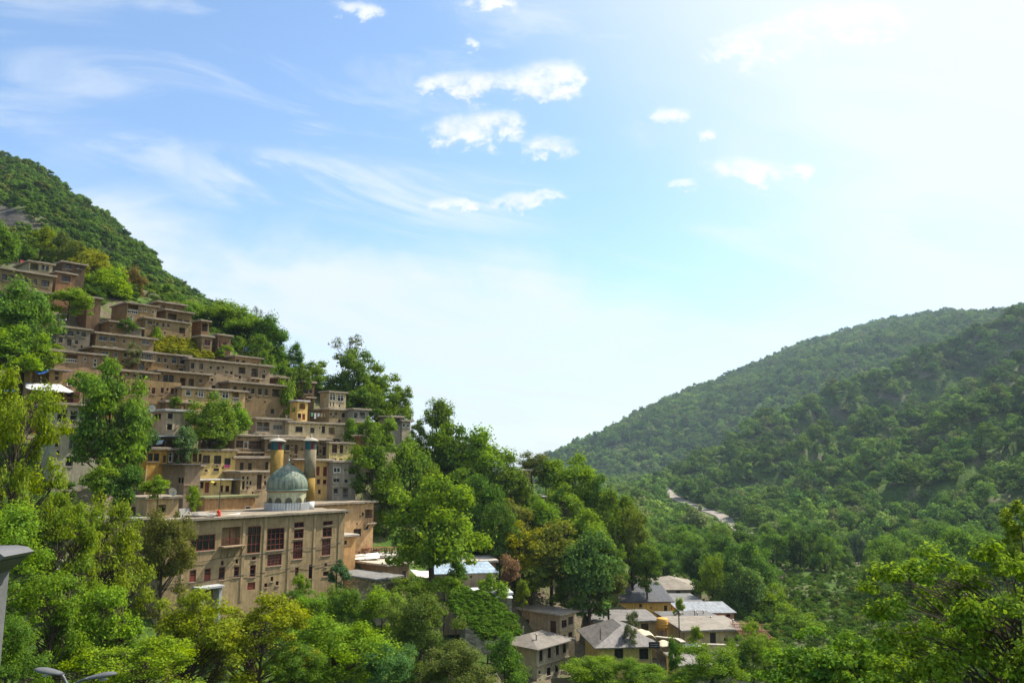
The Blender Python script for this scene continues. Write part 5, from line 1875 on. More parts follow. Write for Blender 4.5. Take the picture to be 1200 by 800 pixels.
# rock mound with straw beside the ridge houses
def rock(name, label, cat, px, py, d, sx, sy, sz, col, seed, mat='concrete'):
    p = at(px, py, d)
    rs = np.random.RandomState(seed)
    me = bpy.data.meshes.new(name)
    import bmesh
    bm = bmesh.new()
    bmesh.ops.create_icosphere(bm, subdivisions=3, radius=1)
    dirs = rs.normal(size=(9, 3)); dirs /= np.linalg.norm(dirs, axis=1)[:, None]
    for v in bm.verts:
        n = np.array(v.co)
        k = 1.0
        for q in dirs:
            k = min(k, .78 / max(n @ q, .55))
        k *= 1 + .05 * math.sin(7 * n[0] + 3 * n[2]) + .04 * math.sin(11 * n[1])
        v.co = v.co * k
        v.co.x *= sx; v.co.y *= sy; v.co.z *= sz
    bm.to_mesh(me); bm.free()
    me.materials.append(M[mat])
    o = bpy.data.objects.new(name, me)
    COL.objects.link(o)
    o.location = p
    o.color = (*col, 1)
    tag(o, label, cat)


rock('rock', "yellowish rock mound on the slope beside the slim yellow house", 'rock', 327, 488, 131, 1.5, 1.4, 1.2, (.48, .36, .18), 4)
rock('rock', "grey rock outcrop above the loggia house", 'rock', 173, 354, 146, 2.6, 2.2, 1.9, (.15, .13, .11), 6)
rock('rock', "dark pointed rock beside the outcrop above the porch house", 'rock', 163, 349, 144, 1.6, 1.6, 1.9, (.17, .15, .13), 9)
rock('rock', "grey stone pile under the white sheeting", 'rock', 311, 480, 126, 1.6, 1.3, 1.0, (.36, .31, .25), 12)

# poles and posts
pole(258.5, 561, 88.5, "dark lamp post with a yellow hood on the mosque roof", .06, False, zb=MOSQUE[1].zb + MOSQUE[4] + .15, name='lamp_post')
def roof_lamp():
    p = at(245, 564, 88.5)
    o = bpy.data.objects['lamp_post']
    mb = MB()
    z = p.z - o.location.z
    mb.tube([(.03, 0, z - .1), (-.5, 0, z + .05), (-.9, 0, z)], .03, 6)
    mb.lathe([(.28, z - .12), (.22, z - .02), (.06, z + .04)], 12, (-.9, 0))
    mb.build('hood', M['paint'], o, (.72, .52, .08))
    mb = MB()
    mb.lathe([(.20, .0), (.24, .25), (.20, .7), (.08, .8)], 12)
    mb.build('base', M['paint'], o, (.62, .045, .02))
roof_lamp()
pole(795, 715, 112, "tall dark utility pole beside the chimney roof in the hamlet", .11)
pole(703, 736, 101, "bare dark pole rising in front of the grey hipped roof", .08, False)
pole(874, 760, 95, "slim pole at the lower right edge of the hamlet", .08, False)
pole(722, 622, 133, "tall bare pole in front of the dark trunks on the slope", .08, False)
pole(171, 548, 92, "crooked pale pole leaning at the big dark barn", .08, False, col=(.42, .36, .26))

# black sign on the eave, its two lines too small to read
def black_sign():
    a, b = at(*cpx('O', 1001, 558), 99.0), at(*cpx('O', 1066, 595), 99.0)
    o = empty('sign', ((a.x + b.x) / 2, 99.0, b.z))
    w, h = (b.x - a.x) / 2, a.z - b.z
    mb = MB(); mb.box(-w, w, -.05, .05, 0, h)
    mb.build('panel', M['paint'], o, (.015, .012, .014))
    mb = MB()
    rs = random.Random(8)
    for row, z in ((0, h * .58), (1, h * .26)):
        x = -w * .72
        while x < w * .7:
            l = rs.uniform(.05, .13)
            mb.box(x, x + l, -.062, -.053, z, z + h * rs.uniform(.08, .15))
            x += l + rs.uniform(.03, .06)
    mb.build('lettering', M['paint'], o, (.42, .36, .34))
    mb = MB(); mb.box(-w + .1, -w + .16, .05, .11, -2.2, h); mb.box(w - .16, w - .1, .05, .11, -2.2, h)
    mb.build('post', M['steel'], o, (.1, .1, .1))
    tag(o, "black rectangular sign at the corner of the grey hipped roof", 'sign')
black_sign()

# orange water tank
def tank():
    p = at(*cpx('O', 1082, 484), 117)
    r = 32 / 5 * 117 / F_PX
    h = 62 / 5 * 117 / F_PX
    o = empty('water_tank', (p.x, p.y, p.z))
    mb = MB(); mb.lathe([(r, 0), (r, h * .9), (r * .85, h * .98), (r * .3, h)], 24)
    for k in (.25, .5, .75): mb.lathe([(r * 1.0, h * k - .06), (r * 1.03, h * k), (r, h * k + .06)], 24)
    mb.build('drum', M['paint'], o, (.62, .33, .06), smooth=True)
    mb = MB()
    for a in range(4): mb.box(r * .6 * math.cos(a * 1.571) - .08, r * .6 * math.cos(a * 1.571) + .08, r * .6 * math.sin(a * 1.571) - .08, r * .6 * math.sin(a * 1.571) + .08, -2.6, -.004)
    mb.build('stand', M['steel'], o, (.2, .2, .2))
    tag(o, "round orange water tank between the grey roofs of the hamlet", 'tank')
tank()

# wall round the hamlet yard
def wall_run(name, label, pts, h, th, col, mat='stone', cap=True):
    o = empty(name, (*pts[0][:2], pts[0][2]))
    b = Vector(o.location)
    mb, mc = MB(), MB()
    for p, q in zip(pts[:-1], pts[1:]):
        p, q = Vector(p) - b, Vector(q) - b
        t = Vector((q.x - p.x, q.y - p.y, 0)).normalized()
        n = Vector((-t.y, t.x, 0)) * th
        for m_, e, z0, z1 in ((mb, 1.0, -1.5, h), (mc, 1.35, h + .003, h + .12)):
            a = [p - n * e, q - n * e, q + n * e, p + n * e]
            m_.add([(v.x, v.y, v.z + z0) for v in a] + [(v.x, v.y, v.z + z1) for v in a], [(3, 2, 1, 0), (4, 5, 6, 7), (0, 1, 5, 4), (1, 2, 6, 5), (2, 3, 7, 6), (3, 0, 4, 7)])
    mb.build('masonry', M[mat], o, col)
    if cap: mc.build('coping', M['concrete'], o, (.46, .42, .34))
    tag(o, label, 'wall')


wall_run('boundary_wall', "low brown yard wall in front of the concrete roofed yellow house", [tuple(at(*cpx('P', x, y), d)) for x, y, d in ((755, 492, 104), (900, 496, 104.5), (1058, 505, 106))], 1.2, .18, (.36, .29, .19), 'plaster')
wall_run('retaining_wall', "mossy stone retaining wall under the white canopy in the hamlet", [tuple(at(*cpx('P', x, y), d)) for x, y, d in ((500, 405, 112), (620, 418, 108), (650, 436, 106))], .2, .25, (.20, .18, .14))
wall_run('retaining_wall', "rough stone terrace wall below the yellow flower bank", [tuple(at(*cpx('B', x, y), d)) for x, y, d in ((300, 540, 128), (540, 585, 133), (720, 600, 136.5))], 1.4, .3, (.26, .22, .16))
wall_run('retaining_wall', "stone terrace wall running below the small hut row at the top", [tuple(at(*cpx('A', x, y), d)) for x, y, d in ((400, 545, 118), (600, 548, 122), (740, 600, 125))], 1.6, .3, (.22, .19, .15))
wall_run('retaining_wall', "dark rubble wall among the foreground trees left of the mosque", [tuple(at(x, y, d)) for x, y, d in ((50, 690, 56), (80, 694, 58), (112, 700, 61))], 2.0, .4, (.30, .27, .25))
wall_run('garden_wall', "pale rubble wall under the smooth grey house beside the round tree", [tuple(at(*cpx('D', x, y), d)) for x, y, d in ((560, 500, 109), (700, 512, 112), (760, 500, 116))], 1.6, .3, (.30, .24, .17))

# reddish timber pergola of rafters beside the concrete roof
def pergola():
    d = 109.0
    a, b = at(*cpx('P', 985, 440), d), at(*cpx('P', 1138, 446), d)
    o = empty('pergola', (a.x, d, FL))
    w, h = b.x - a.x, 3.4
    zt = at(*cpx('P', 1040, 322), d + 5).z - FL
    zl = at(*cpx('P', 1100, 415), d).z - FL
    for x in (0, w * .5, w):
        for y in (0, 5.0):
            mb = MB(); mb.box(x - .07, x + .07, y - .07, y + .07, -.3, (zl if y == 0 else zt) - .1)
            mb.build('post', M['wood'], o, (.22, .11, .07))
    for i in range(14):
        mb = MB()
        x = w * i / 13
        mb.tube([(x - .5, 5.4, zt + .1), (x + .2, -.5, zl - .12)], .05, 5)
        mb.build('rafter', M['wood'], o, (.36, .17, .10))
    for t in (0.1, .5, .9):
        mb = MB(); z = zl * (1 - t) + zt * t
        mb.box(-.4, w + .4, 5 * t - .05, 5 * t + .05, z + .04, z + .12)
        mb.build('beam', M['wood'], o, (.30, .15, .09))
    tag(o, "reddish timber pergola of bare rafters beside the concrete roof", 'pergola')
pergola()


# unfinished timber frame building far down the valley
def timber_frame():
    d = 215.0
    a, b = at(902, 694, d), at(928, 694, d)
    g = gz(a.x, d)
    o = empty('timber_frame_building', (a.x, d, g))
    w = b.x - a.x
    z0, z1 = at(915, 688, d).z - g, at(915, 678.5, d).z - g
    for zz, nm in ((z0, 'lower_floor'), (z1, 'upper_floor')):
        mb = MB(); mb.box(-.6, w + .6, -.6, 5, zz - .25, zz)
        mb.build(nm, M['wood'], o, (.17, .12, .105))
    for i in range(7):
        x = w * i / 6
        for y in (0, 4.4):
            mb = MB(); mb.box(x - .13, x + .13, y - .13, y + .13, -1, z1 + 1.2)
            mb.build('post', M['wood'], o, (.15, .105, .09))
    mb = MB(); mb.box(0, w, 3.9, 4.1, z0 + .01, z1 - .26); mb.box(0, w, 3.9, 4.1, 0, z0 - .26)
    mb.build('wall', M['wood'], o, (.10, .075, .07))
    tag(o, "unfinished brown timber frame building among the valley trees", 'building')
timber_frame()

# terrace tables beside the mosque
def table(px, py, d, label):
    p = at(px, py, d)
    o = empty('terrace_table', p, .7)
    mb = MB(); mb.box(-.75, .75, -.45, .45, .72, .77); mb.build('table_top', M['wood'], o, (.20, .07, .05))
    for sx in (-.65, .65):
        for sy in (-.36, .36):
            mb = MB(); mb.box(sx - .04, sx + .04, sy - .04, sy + .04, 0, .716); mb.build('leg', M['wood'], o, (.12, .06, .04))
    for sy in (-.8, .8):
        mb = MB(); mb.box(-.7, .7, sy - .14, sy + .14, .40, .45); mb.build('bench', M['wood'], o, (.22, .09, .06))
    tag(o, label, 'table', 'dark red terrace tables beside the mosque')
# bales of goods, coloured boxes at the stall
def terrace():
    pts = [at(*cpx('N', x, y), d) for x, y, d in ((150, 440, 109), (470, 440, 111), (540, 408, 117), (200, 402, 117))]
    z = pts[0].z
    o = empty('market_terrace', (pts[0].x, pts[0].y, z))
    b = Vector(o.location)
    q = [(p.x - b.x, p.y - b.y) for p in pts]
    mb = MB()
    mb.add([(x, y, -.3) for x, y in q] + [(x, y, 0) for x, y in q], [(3, 2, 1, 0), (4, 5, 6, 7), (0, 1, 5, 4), (1, 2, 6, 5), (2, 3, 7, 6), (3, 0, 4, 7)])
    mb.build('paving', M['concrete'], o, (.50, .47, .42))
    mb = MB()
    mb.add([(x, y, -4.5) for x, y in q] + [(x * .99 + .02, y * .99 + .05, -.304) for x, y in q], [(0, 1, 5, 4), (1, 2, 6, 5), (2, 3, 7, 6), (3, 0, 4, 7)])
    mb.build('masonry', M['stone'], o, (.30, .25, .18))
    tag(o, "paved market terrace between the mosque and the lone tree", 'terrace')
    for i, (s, t, l) in enumerate(((.12, .3, "dark red terrace table nearest the mosque corner"), (.34, .35, "dark red terrace table beside the white awning"), (.55, .45, "dark red terrace table in the middle of the market terrace"), (.78, .4, "dark red terrace table at the right end of the market terrace"))):
        p = pts[0].lerp(pts[1], s).lerp(pts[3].lerp(pts[2], s), t)
        o = table(0, 0, 1, l) if False else None
        TB.append((Vector((p.x, p.y, z)), l))
TB = []
terrace()
for p, l in TB:
    o0 = empty('terrace_table', p, .7)
    mb = MB(); mb.box(-.75, .75, -.45, .45, .72, .77); mb.build('table_top', M['wood'], o0, (.20, .07, .05))
    for sx in (-.65, .65):
        for sy in (-.36, .36):
            mb = MB(); mb.box(sx - .04, sx + .04, sy - .04, sy + .04, 0, .716); mb.build('leg', M['wood'], o0, (.12, .06, .04))
    for sy in (-.8, .8):
        mb = MB(); mb.box(-.7, .7, sy - .14, sy + .14, .40, .45)
        for sx in (-.6, .6): mb.box(sx - .05, sx + .05, sy - .12, sy + .12, 0, .397)
        mb.build('bench', M['wood'], o0, (.22, .09, .06))
    tag(o0, l, 'table', 'terrace tables beside the mosque')


# roads: ribbons on the benches of the slope
def road(name, label, Q, w):
    n = len(Q)
    L, Rr = [], []
    for i, q in enumerate(Q):
        t = Vector(Q[min(i + 1, n - 1)] - Q[max(i - 1, 0)])
        nn = Vector((-t.y, t.x, 0)).normalized() * w / 2
        L.append(tuple(Vector(q) + nn)); Rr.append(tuple(Vector(q) - nn))
    mb = MB()
    mb.add(L + Rr, [(i, n + i, n + i + 1, i + 1) for i in range(n - 1)])
    o = mb.build(name, mat_road(), None)
    tag(o, label, 'road', kind='structure')
    ROADS[label] = [(q[0], q[1]) for q in Q]
    ROADPX.append([(*to_px(q[0], q[1], q[2]), q[1]) for q in Q])


def mat_road():
    m, N, out = new_mat("gravel_road")
    p = principled(N, out, 0.95, 0.1)
    g = N.n('ShaderNodeNewGeometry')
    c = N.mix(N.ramp(N.noise(g.outputs['Position'], 0.3, 6, 0.7), 0.3, 0.7), (0.20, 0.175, 0.14), (0.36, 0.32, 0.27))
    N.link(c, p.inputs['Base Color'])
    return m


road('road', "pale gravel road curving along the foot of the far valley side", ROAD_L[0], 8.0)
road('road', "short bend of pale road seen between valley trees", ROAD_L[1], 7.0)


# satellite dishes on the roofs
def dish(label, px, py, d):
    p = at(px, py, d)
    o = empty('satellite_dish', p, T_R.uniform(-.5, .5))
    mb = MB(); mb.tube([(0, 0, -1.2), (0, 0, .1)], .035, 6); mb.build('mast', M['steel'], o, (.3, .3, .3))
    mb = MB()
    vs, n = [], 16
    for r, y in ((0, .12), (.25, .09), (.45, 0.0)):
        for k in range(n):
            a = 2 * math.pi * k / n
            vs.append((r * math.cos(a), -.12 + y - .35 * r * math.sin(a), .1 + r * math.sin(a)))
    mb.add(vs, [(i * n + k, i * n + (k + 1) % n, (i + 1) * n + (k + 1) % n, (i + 1) * n + k) for i in range(2) for k in range(n)])
    mb.build('reflector', M['steel'], o, (.62, .62, .60), smooth=True)
    tag(o, label, 'satellite dish')


dish("white satellite dish on the roof left of the dome annex", 203, 577, 88)
dish("white satellite dish on the long brown curtained house", 300, 511, 114)
dish("white satellite dish on the roof of the smooth grey tan house", 178, 479, 104)

RZ = MOSQUE[1].zb + MOSQUE[4] + .3
rock('rubble_heap', "low grey rubble heap on the mosque roof beside the red lamp post base", 'rubble', 236, 606, 88.0, 1.9, 1.2, .45, (.30, .27, .23), 15)
bpy.data.objects['rubble_heap'].location.z = RZ + .05
wall_run('block_wall', "short grey block wall on the mosque roof beside the square annex", [(*tuple(at(209, 600, 87.2))[:2], RZ - .05), (*tuple(at(221, 600, 88.6))[:2], RZ - .05)], .9, .12, (.34, .33, .30), 'concrete', cap=False)


# washing lines on the flat roofs
def clothesline(label, px, py, d, n, seed):
    rs = random.Random(seed)
    p = at(px, py, d)
    o = empty('clothesline', p, R_(49))
    L = .62 * n + .6
    for x in (0, L):
        mb = MB(); mb.tube([(x, 0, -.6), (x, 0, 1.75)], .04, 6); mb.build('post', M['wood'], o, (.16, .12, .08))
    mb = MB(); mb.tube([(L * i / 8, 0, 1.7 - .12 * math.sin(math.pi * i / 8)) for i in range(9)], .012, 4); mb.build('line', M['steel'], o, (.2, .2, .2))
    for i in range(n):
        x, w, h = .35 + .62 * i, rs.uniform(.35, .55), rs.uniform(.5, 1.0)
        z = 1.66 - .10 * math.sin(math.pi * x / L)
        mb = MB()
        g = [(x + w * s / 3, .03 * math.sin(5 * s + 3 * t), z - h * t / 4) for t in range(5) for s in range(4)]
        g2 = [(a, b + .02, c) for a, b, c in g]
        q = [(t * 4 + s, t * 4 + s + 1, t * 4 + s + 5, t * 4 + s + 4) for t in range(4) for s in range(3)]
        mb.add(g, q); mb.add(g2, [k[::-1] for k in q])
        mb.build('garment', M['cloth'], o, rs.choice(((.55, .55, .53), (.42, .08, .07), (.10, .18, .40), (.50, .42, .25), (.45, .47, .52), (.12, .28, .22))))
    tag(o, label, 'clothesline')


clothesline("washing line with mixed clothes on the main row roof above the two arched windows", 285, 417, 139, 5, 3)
clothesline("washing line on the roof of the bright yellow house", 240, 529, 109, 4, 5)
clothesline("washing line on the roof of the broad tan house with the framed balcony", 362, 495, 128, 5, 7)
clothesline("washing line on the roof of the long tan house at the top left edge", 20, 316, 121, 4, 9)
# ------------------------------------------------------------------ trees and shrubs one can tell apart
def trees():
    T = tree
    # foreground, left
    T(12, 548, 50, 112, 52, 'near_thin', 'yellow', "tall yellow green tree filling the left edge above the concrete post")
    T(-10, 650, 60, 60, 44, 'near_lush', 'bright', "dense green tree behind the concrete post")
    T(72, 650, 46, 70, 55, 'near_thin', 'lime', "slender lime tree with dark leaning stems left of the mosque")
    T(122, 655, 50, 70, 60, 'near_thin', 'yellow', "airy yellow green tree in front of the shaded mosque wing")
    T(188, 660, 36, 60, 74, 'near_lush', (0.147, 0.149, 0.040), "brownish olive tree standing against the left end of the mosque")
    T(40, 735, 62, 62, 40, 'near_thin', 'lime', "young lime green tree above the double street lamp")
    T(118, 745, 62, 60, 43, 'near_thin', 'bright', "bright green young tree right of the street lamp")
    T(220, 748, 66, 56, 47, 'near_thin', 'yellow', "spreading yellow tree with bare dark limbs below the mosque")
    T(300, 752, 60, 52, 50, 'near_thin', (0.254, 0.297, 0.030), "golden green tree with forked dark stems under the mosque door", idx_=None)
    T(165, 790, 60, 40, 38, 'near_thin', 'lime', "low lime tree at the bottom edge right of the lamp")
    T(8, 775, 40, 50, 33, 'near_lush', 'dark', "dark leafy bush tree in the bottom left corner")
    T(396, 768, 66, 44, 56, 'near_lush', 'bright', "full bright green tree at the bottom below the old stone house")
    T(345, 785, 36, 30, 50, 'near_lush', 'dark', "dark green shrubby tree beside the golden green one")
    T(455, 785, 30, 30, 53, 'near_bush', 'blue', "bluish green bush at the bottom middle")
    T(492, 738, 40, 42, 66, 'near_lush', (0.147, 0.196, 0.047), "olive green bushy tree below the stone house balcony")
    T(536, 784, 42, 30, 60, 'near_lush', 'olive', "olive tree at the bottom left of the hipped roof house")
    T(448, 715, 26, 26, 76, 'near_bush', 'bright', "bright round bush against the stone house wall")
    T(370, 712, 24, 20, 76, 'near_bush', 'lush', "deep green bush at the foot of the mosque wall")
    T(342, 705, 16, 14, 80, 'near_bush', 'dark', "dark bush right of the mosque's lower door")
    T(402, 715, 22, 28, 74, 'near_bush', 'dark', "shady bush in the corner between mosque and stone house")
    T(396, 672, 14, 16, 84, 'bush', 'blue', "climbing bush on the right lower mosque wall")
    T(352, 686, 9, 14, 82, 'bush', 'lush', "slim vine bush climbing the mosque wall")
    T(590, 770, 30, 30, 78, 'near_bush', 'dark', "dark bush in the shade beside the hipped roof house")
    # lower middle
    T(704, 792, 38, 22, 76, 'near_lush', 'bright', "bright leafy tree in front of the yellow hipped roof house")
    T(750, 794, 38, 20, 74, 'near_lush', 'lush', "green tree at the bottom edge under the black sign")
    T(832, 785, 44, 28, 72, 'near_lush', 'lime', "lime green tree at the bottom edge of the hamlet")
    T(790, 768, 10, 22, 92, 'bush', 'dark', "narrow dark shrub under the cream canopy")
    T(738, 742, 12, 16, 101, 'thin', 'grey', "thin leafy shoot in front of the hipped roof wall")
    T(880, 775, 26, 30, 84, 'near_lush', 'lush', "leafy tree beside the slim pole")
    T(815, 745, 8, 12, 109, 'bush', 'lime', "small yellow green tree before the concrete roofed house")
    T(742, 728, 9, 12, 116, 'bush', 'grey', "greyish bush on the flat grey roof edge")
    T(796, 712, 6, 12, 126, 'bush', 'lime', "small creeper bush beside the dark slate roof")
    # trees of the village
    T(128, 490, 42, 64, 87, 'lush', 'lush', "big tall dark trunked tree in the left of the village")
    T(150, 520, 22, 50, 89, 'tall', 'dark', "darker companion tree right behind the tall village tree")
    T(248, 492, 30, 30, 106, 'lush', (0.140, 0.230, 0.040), "round leafy tree in the centre of the village")
    T(508, 610, 56, 50, 96, 'lush', 'bright', "large lone bright tree with dark forked trunk right of the mosque")
    T(436, 548, 31, 36, 117, 'lush', (0.122, 0.213, 0.031), "rounded green tree beside the yellow house right of the minaret")
    T(478, 558, 30, 44, 127, 'lush', 'lush', "green tree rising behind the rounded one")
    T(165, 515, 16, 18, 97, 'bush', 'blue', "blue green bush left of the metal roofed cafe")
    T(217, 520, 15, 20, 100, 'bush', (0.147, 0.222, 0.086), "pale green bush right of the metal roofed cafe")
    T(186, 570, 19, 13, 84, 'bush', 'bright', "bright green bush in front of the dark barn wall")
    T(226, 584, 9, 15, 89, 'bush', 'bright', "small bright tree between barn and awning shop")
    T(122, 562, 24, 24, 80, 'bush', 'lush', "bushy green tree at the foot of the tall village tree")
    T(148, 572, 20, 26, 81, 'bush', 'dark', "dark bush left of the barn")
    T(280, 492, 18, 20, 112, 'bush', 'lush', "green bush between the round tree and the grey balcony house")
    T(262, 510, 14, 18, 108, 'bush', 'dark', "dark bush under the round tree")
    T(335, 470, 16, 24, 127, 'bush', 'lush', "bush above the rock mound")
    T(355, 445, 14, 18, 130, 'bush', (0.147, 0.204, 0.043), "olive green bush right of the low roofed hut")
    T(432, 502, 14, 14, 127, 'bush', 'bright', "bright bush between ridge houses")
    T(452, 508, 18, 18, 131, 'bush', 'lush', "green bush right of the weathered ridge house")
    T(410, 505, 12, 14, 126, 'bush', 'lush', "small bush left of the weathered ridge house")
    T(262, 412, 16, 12, 131, 'bush', 'lush', "bush at the lower end of the flower bank")
    T(205, 396, 10, 10, 128, 'bush', 'lush', "round bush in the middle of the flower bank")
    T(183, 395, 9, 11, 124, 'bush', 'lime', "yellow green bush at the left end of the flower bank")
    T(250, 402, 5, 14, 131, 'thin', 'lush', "slim tree between the two small red windowed houses")
    T(155, 416, 12, 14, 112, 'thin', 'grey', "thin greyish tree in front of the main row balcony")
    T(128, 430, 14, 10, 104, 'bush', 'bright', "bright bush on the terrace below the white porch frame house")
    T(205, 471, 9, 6, 110, 'bush', 'lush', "little bush on the roof above the smooth grey house")
    T(100, 450, 20, 14, 98, 'bush', 'lush', "green bush filling the gap below the white porch frame house")
    T(148, 380, 12, 8, 118, 'bush', 'dark', "dark creeper under the porch house")
    T(60, 408, 14, 6, 108, 'bush', 'lime', "light green bushes on a roof below the big left tree")
    # upper left trees
    T(28, 378, 42, 46, 101, 'lush', (0.147, 0.255, 0.047), "big light green tree at the left edge of the village")
    T(18, 408, 36, 26, 97, 'lush', 'bright', "bright tree under the big light green one")
    T(50, 420, 20, 14, 99, 'bush', 'lime', "yellow green bushes above the white tarpaulin")
    T(83, 354, 21, 17, 113, 'lush', 'bright', "round leafy tree on a brick terrace near the top")
    T(-2, 290, 22, 28, 150, 'lush', 'lush', "dense green tree at the left edge under the cliff")
    T(48, 282, 17, 16, 150, 'tall', 'yellow', "yellow green tree under the cliff")
    T(68, 290, 12, 18, 148, 'tall', 'olive', "olive tree next to the yellow green one under the cliff")
    T(88, 298, 12, 16, 147, 'tall', (0.175, 0.204, 0.043), "third tree of the row under the cliff")
    T(30, 298, 12, 10, 146, 'bush', 'dark', "dark bush on the slope under the cliff")
    T(108, 315, 28, 22, 143, 'lush', (0.244, 0.246, 0.034), "wide golden olive tree above the top houses")
    T(122, 340, 28, 26, 133, 'lush', (0.184, 0.289, 0.031), "large yellow green tree right of the top houses")
    T(108, 345, 14, 14, 128, 'lush', 'dark', "dark green tree beneath the yellow green one")
    T(153, 333, 17, 19, 141, 'lush', (0.184, 0.144, 0.061), "reddish brown tree above the porch house")
    T(140, 350, 12, 12, 134, 'bush', 'lush', "small green tree beneath the reddish brown one")
    T(222, 366, 16, 12, 147, 'bush', 'bright', "bright bushy tree behind the loggia house")
    # ridge trees along the skyline
    T(262, 380, 34, 28, 150, 'lush', (0.147, 0.239, 0.036), "yellowish green tree at the upper end of the ridge trees")
    T(288, 392, 28, 28, 148, 'lush', 'lush', "green tree above the penthouse")
    T(312, 400, 26, 30, 147, 'lush', (0.104, 0.187, 0.031), "darker tree on the skyline right of the penthouse")
    T(300, 420, 24, 26, 141, 'lush', 'dark', "dark tree behind the tall grey brown house")
    T(301, 369, 8, 9, 156, 'bare', 'grey', "thin bare crown sticking out of the skyline trees")
    T(232, 384, 14, 18, 146, 'lush', 'bright', "bright tree left of the ridge group")
    T(346, 426, 15, 24, 146, 'tall', 'dark', "slim dark tree alone on the skyline")
    T(372, 446, 26, 22, 142, 'lush', (0.157, 0.246, 0.036), "leafy tree over the dark house with the tiny balcony")
    T(330, 440, 16, 16, 143, 'lush', 'lush', "low tree right of the tall grey brown house")
    T(408, 415, 20, 24, 150, 'bare', 'grey', "tall greyish nearly bare tree on the ridge")
    T(418, 445, 30, 34, 146, 'lush', (0.125, 0.204, 0.040), "tall dense ridge tree behind the white framed house")
    T(440, 462, 30, 32, 147, 'lush', 'lush', "broad green ridge tree right of the dense one")
    T(425, 475, 26, 20, 141, 'lush', 'dark', "dark tree above the weathered grey house")
    T(468, 474, 19, 22, 147, 'tall', (0.157, 0.239, 0.036), "light green tree at the end of the ridge group")
    T(488, 505, 10, 12, 146, 'bush', 'lush', "bush in the gap of the skyline")
    # the wooded slope right of the village
    T(510, 502, 24, 33, 147, 'tall', 'lush', "tall tree on the skyline right of the ridge houses")
    T(508, 478, 10, 12, 149, 'bare', 'lush', "thin pointed top behind the skyline tree")
    T(530, 540, 34, 42, 143, 'lush', (0.125, 0.213, 0.027), "broad green tree below the skyline tree")
    T(562, 548, 36, 44, 143, 'lush', 'lush', "deep green tree on the middle of the slope skyline")
    T(590, 572, 32, 38, 142, 'lush', (0.147, 0.222, 0.036), "yellowish green tree right of the deep green one")
    T(455, 590, 20, 30, 118, 'lush', 'lush', "shaded tree left behind the lone bright tree")
    T(500, 570, 22, 28, 128, 'lush', 'bright', "light tree above the lone bright tree")
    T(560, 605, 34, 46, 124, 'lush', 'dark', "dark tree right behind the lone bright tree")
    T(585, 625, 22, 36, 118, 'tall', 'dark', "dark narrow tree between the lone tree and the olive trees")
    T(540, 580, 26, 30, 133, 'lush', (0.113, 0.196, 0.031), "green tree half way up the slope")
    T(598, 610, 26, 24, 129, 'lush', (0.184, 0.204, 0.047), "olive tinted tree in the middle of the slope")
    T(625, 548, 24, 18, 151, 'tall', 'olive', "olive round tree on the low skyline")
    T(640, 553, 12, 14, 150, 'tall', 'lush', "small green tree touching the olive skyline tree")
    T(672, 566, 32, 32, 150, 'lush', 'bright', "bright green tree at the low end of the skyline")
    T(662, 590, 26, 22, 143, 'lush', 'lush', "green tree below the low skyline end")
    T(700, 592, 28, 34, 147, 'lush', (0.122, 0.222, 0.036), "smooth green tree at the lower right of the slope")
    T(630, 608, 28, 26, 134, 'lush', 'bright', "light green tree under the pale cube house")
    T(720, 618, 32, 42, 142, 'lush', (0.147, 0.222, 0.031), "yellow green tree above the dark trunks")
    T(742, 640, 26, 44, 138, 'tall', (0.147, 0.196, 0.040), "olive green tree at the outer edge of the slope")
    T(690, 625, 26, 26, 133, 'lush', 'bright', "bright tree in front of the yellow green one")
    T(715, 655, 22, 26, 131, 'tall', 'dark', "dark trunked tree above the slate roof")
    T(757, 665, 18, 26, 134, 'tall', 'dark', "dark tree at the right foot of the slope")
    T(608, 640, 30, 28, 120, 'lush', (0.235, 0.255, 0.031), "yellow olive tree right of the lone tree")
    T(645, 648, 34, 36, 121, 'lush', (0.201, 0.230, 0.040), "wide olive tree above the pale flat roofed house")
    T(622, 668, 28, 26, 119, 'lush', (0.165, 0.213, 0.040), "olive bushy tree left of the pale flat roofed house")
    T(597, 668, 16, 18, 107, 'bush', (0.209, 0.144, 0.110), "pinkish brown bush by the blue roofed shed")
    T(612, 694, 11, 14, 112, 'bush', 'lime', "yellow green bush right of the torn white covering")
    T(688, 672, 34, 48, 117, 'lush', (0.124, 0.218, 0.058), "bluish green tree with a forked trunk beside the slate roof")
    T(714, 690, 20, 22, 118, 'lush', 'olive', "olive tree in front of the slate roofed house")
    T(664, 690, 16, 22, 119, 'lush', 'lush', "green tree behind the pale flat roof")
    T(572, 690, 20, 18, 100, 'bush', 'lush', "green shrubs under the blue roofed shed")
    T(480, 690, 18, 16, 88, 'near_bush', 'bright', "bright shrub right of the blue railed balcony")
    T(520, 690, 24, 14, 90, 'near_bush', 'lush', "shrubs at the foot of the lone bright tree")
    T(535, 672, 14, 16, 97, 'bush', 'dark', "small dark tree in front of the blue roofed shed")
    # valley trees beyond the hamlet
    T(836, 688, 16, 36, 152, 'tall', 'bright', "tall slim bright tree right of the pale hipped roof")
    T(868, 694, 28, 34, 150, 'lush', (0.122, 0.213, 0.065), "soft green tree right of the slim bright tree")
    T(905, 712, 24, 26, 148, 'lush', 'lush', "green tree below the timber frame building")
    T(972, 650, 22, 22, 285, 'lush', (0.097, 0.161, 0.065), "broad grey green tree left of the road bend")
    T(1001, 643, 15, 19, 300, 'lush', (0.097, 0.161, 0.065), "rounded grey green tree standing over the road bend")
    T(978, 726, 26, 18, 165, 'lush', (0.201, 0.196, 0.086), "pale brownish tree in the valley behind the right foreground leaves")
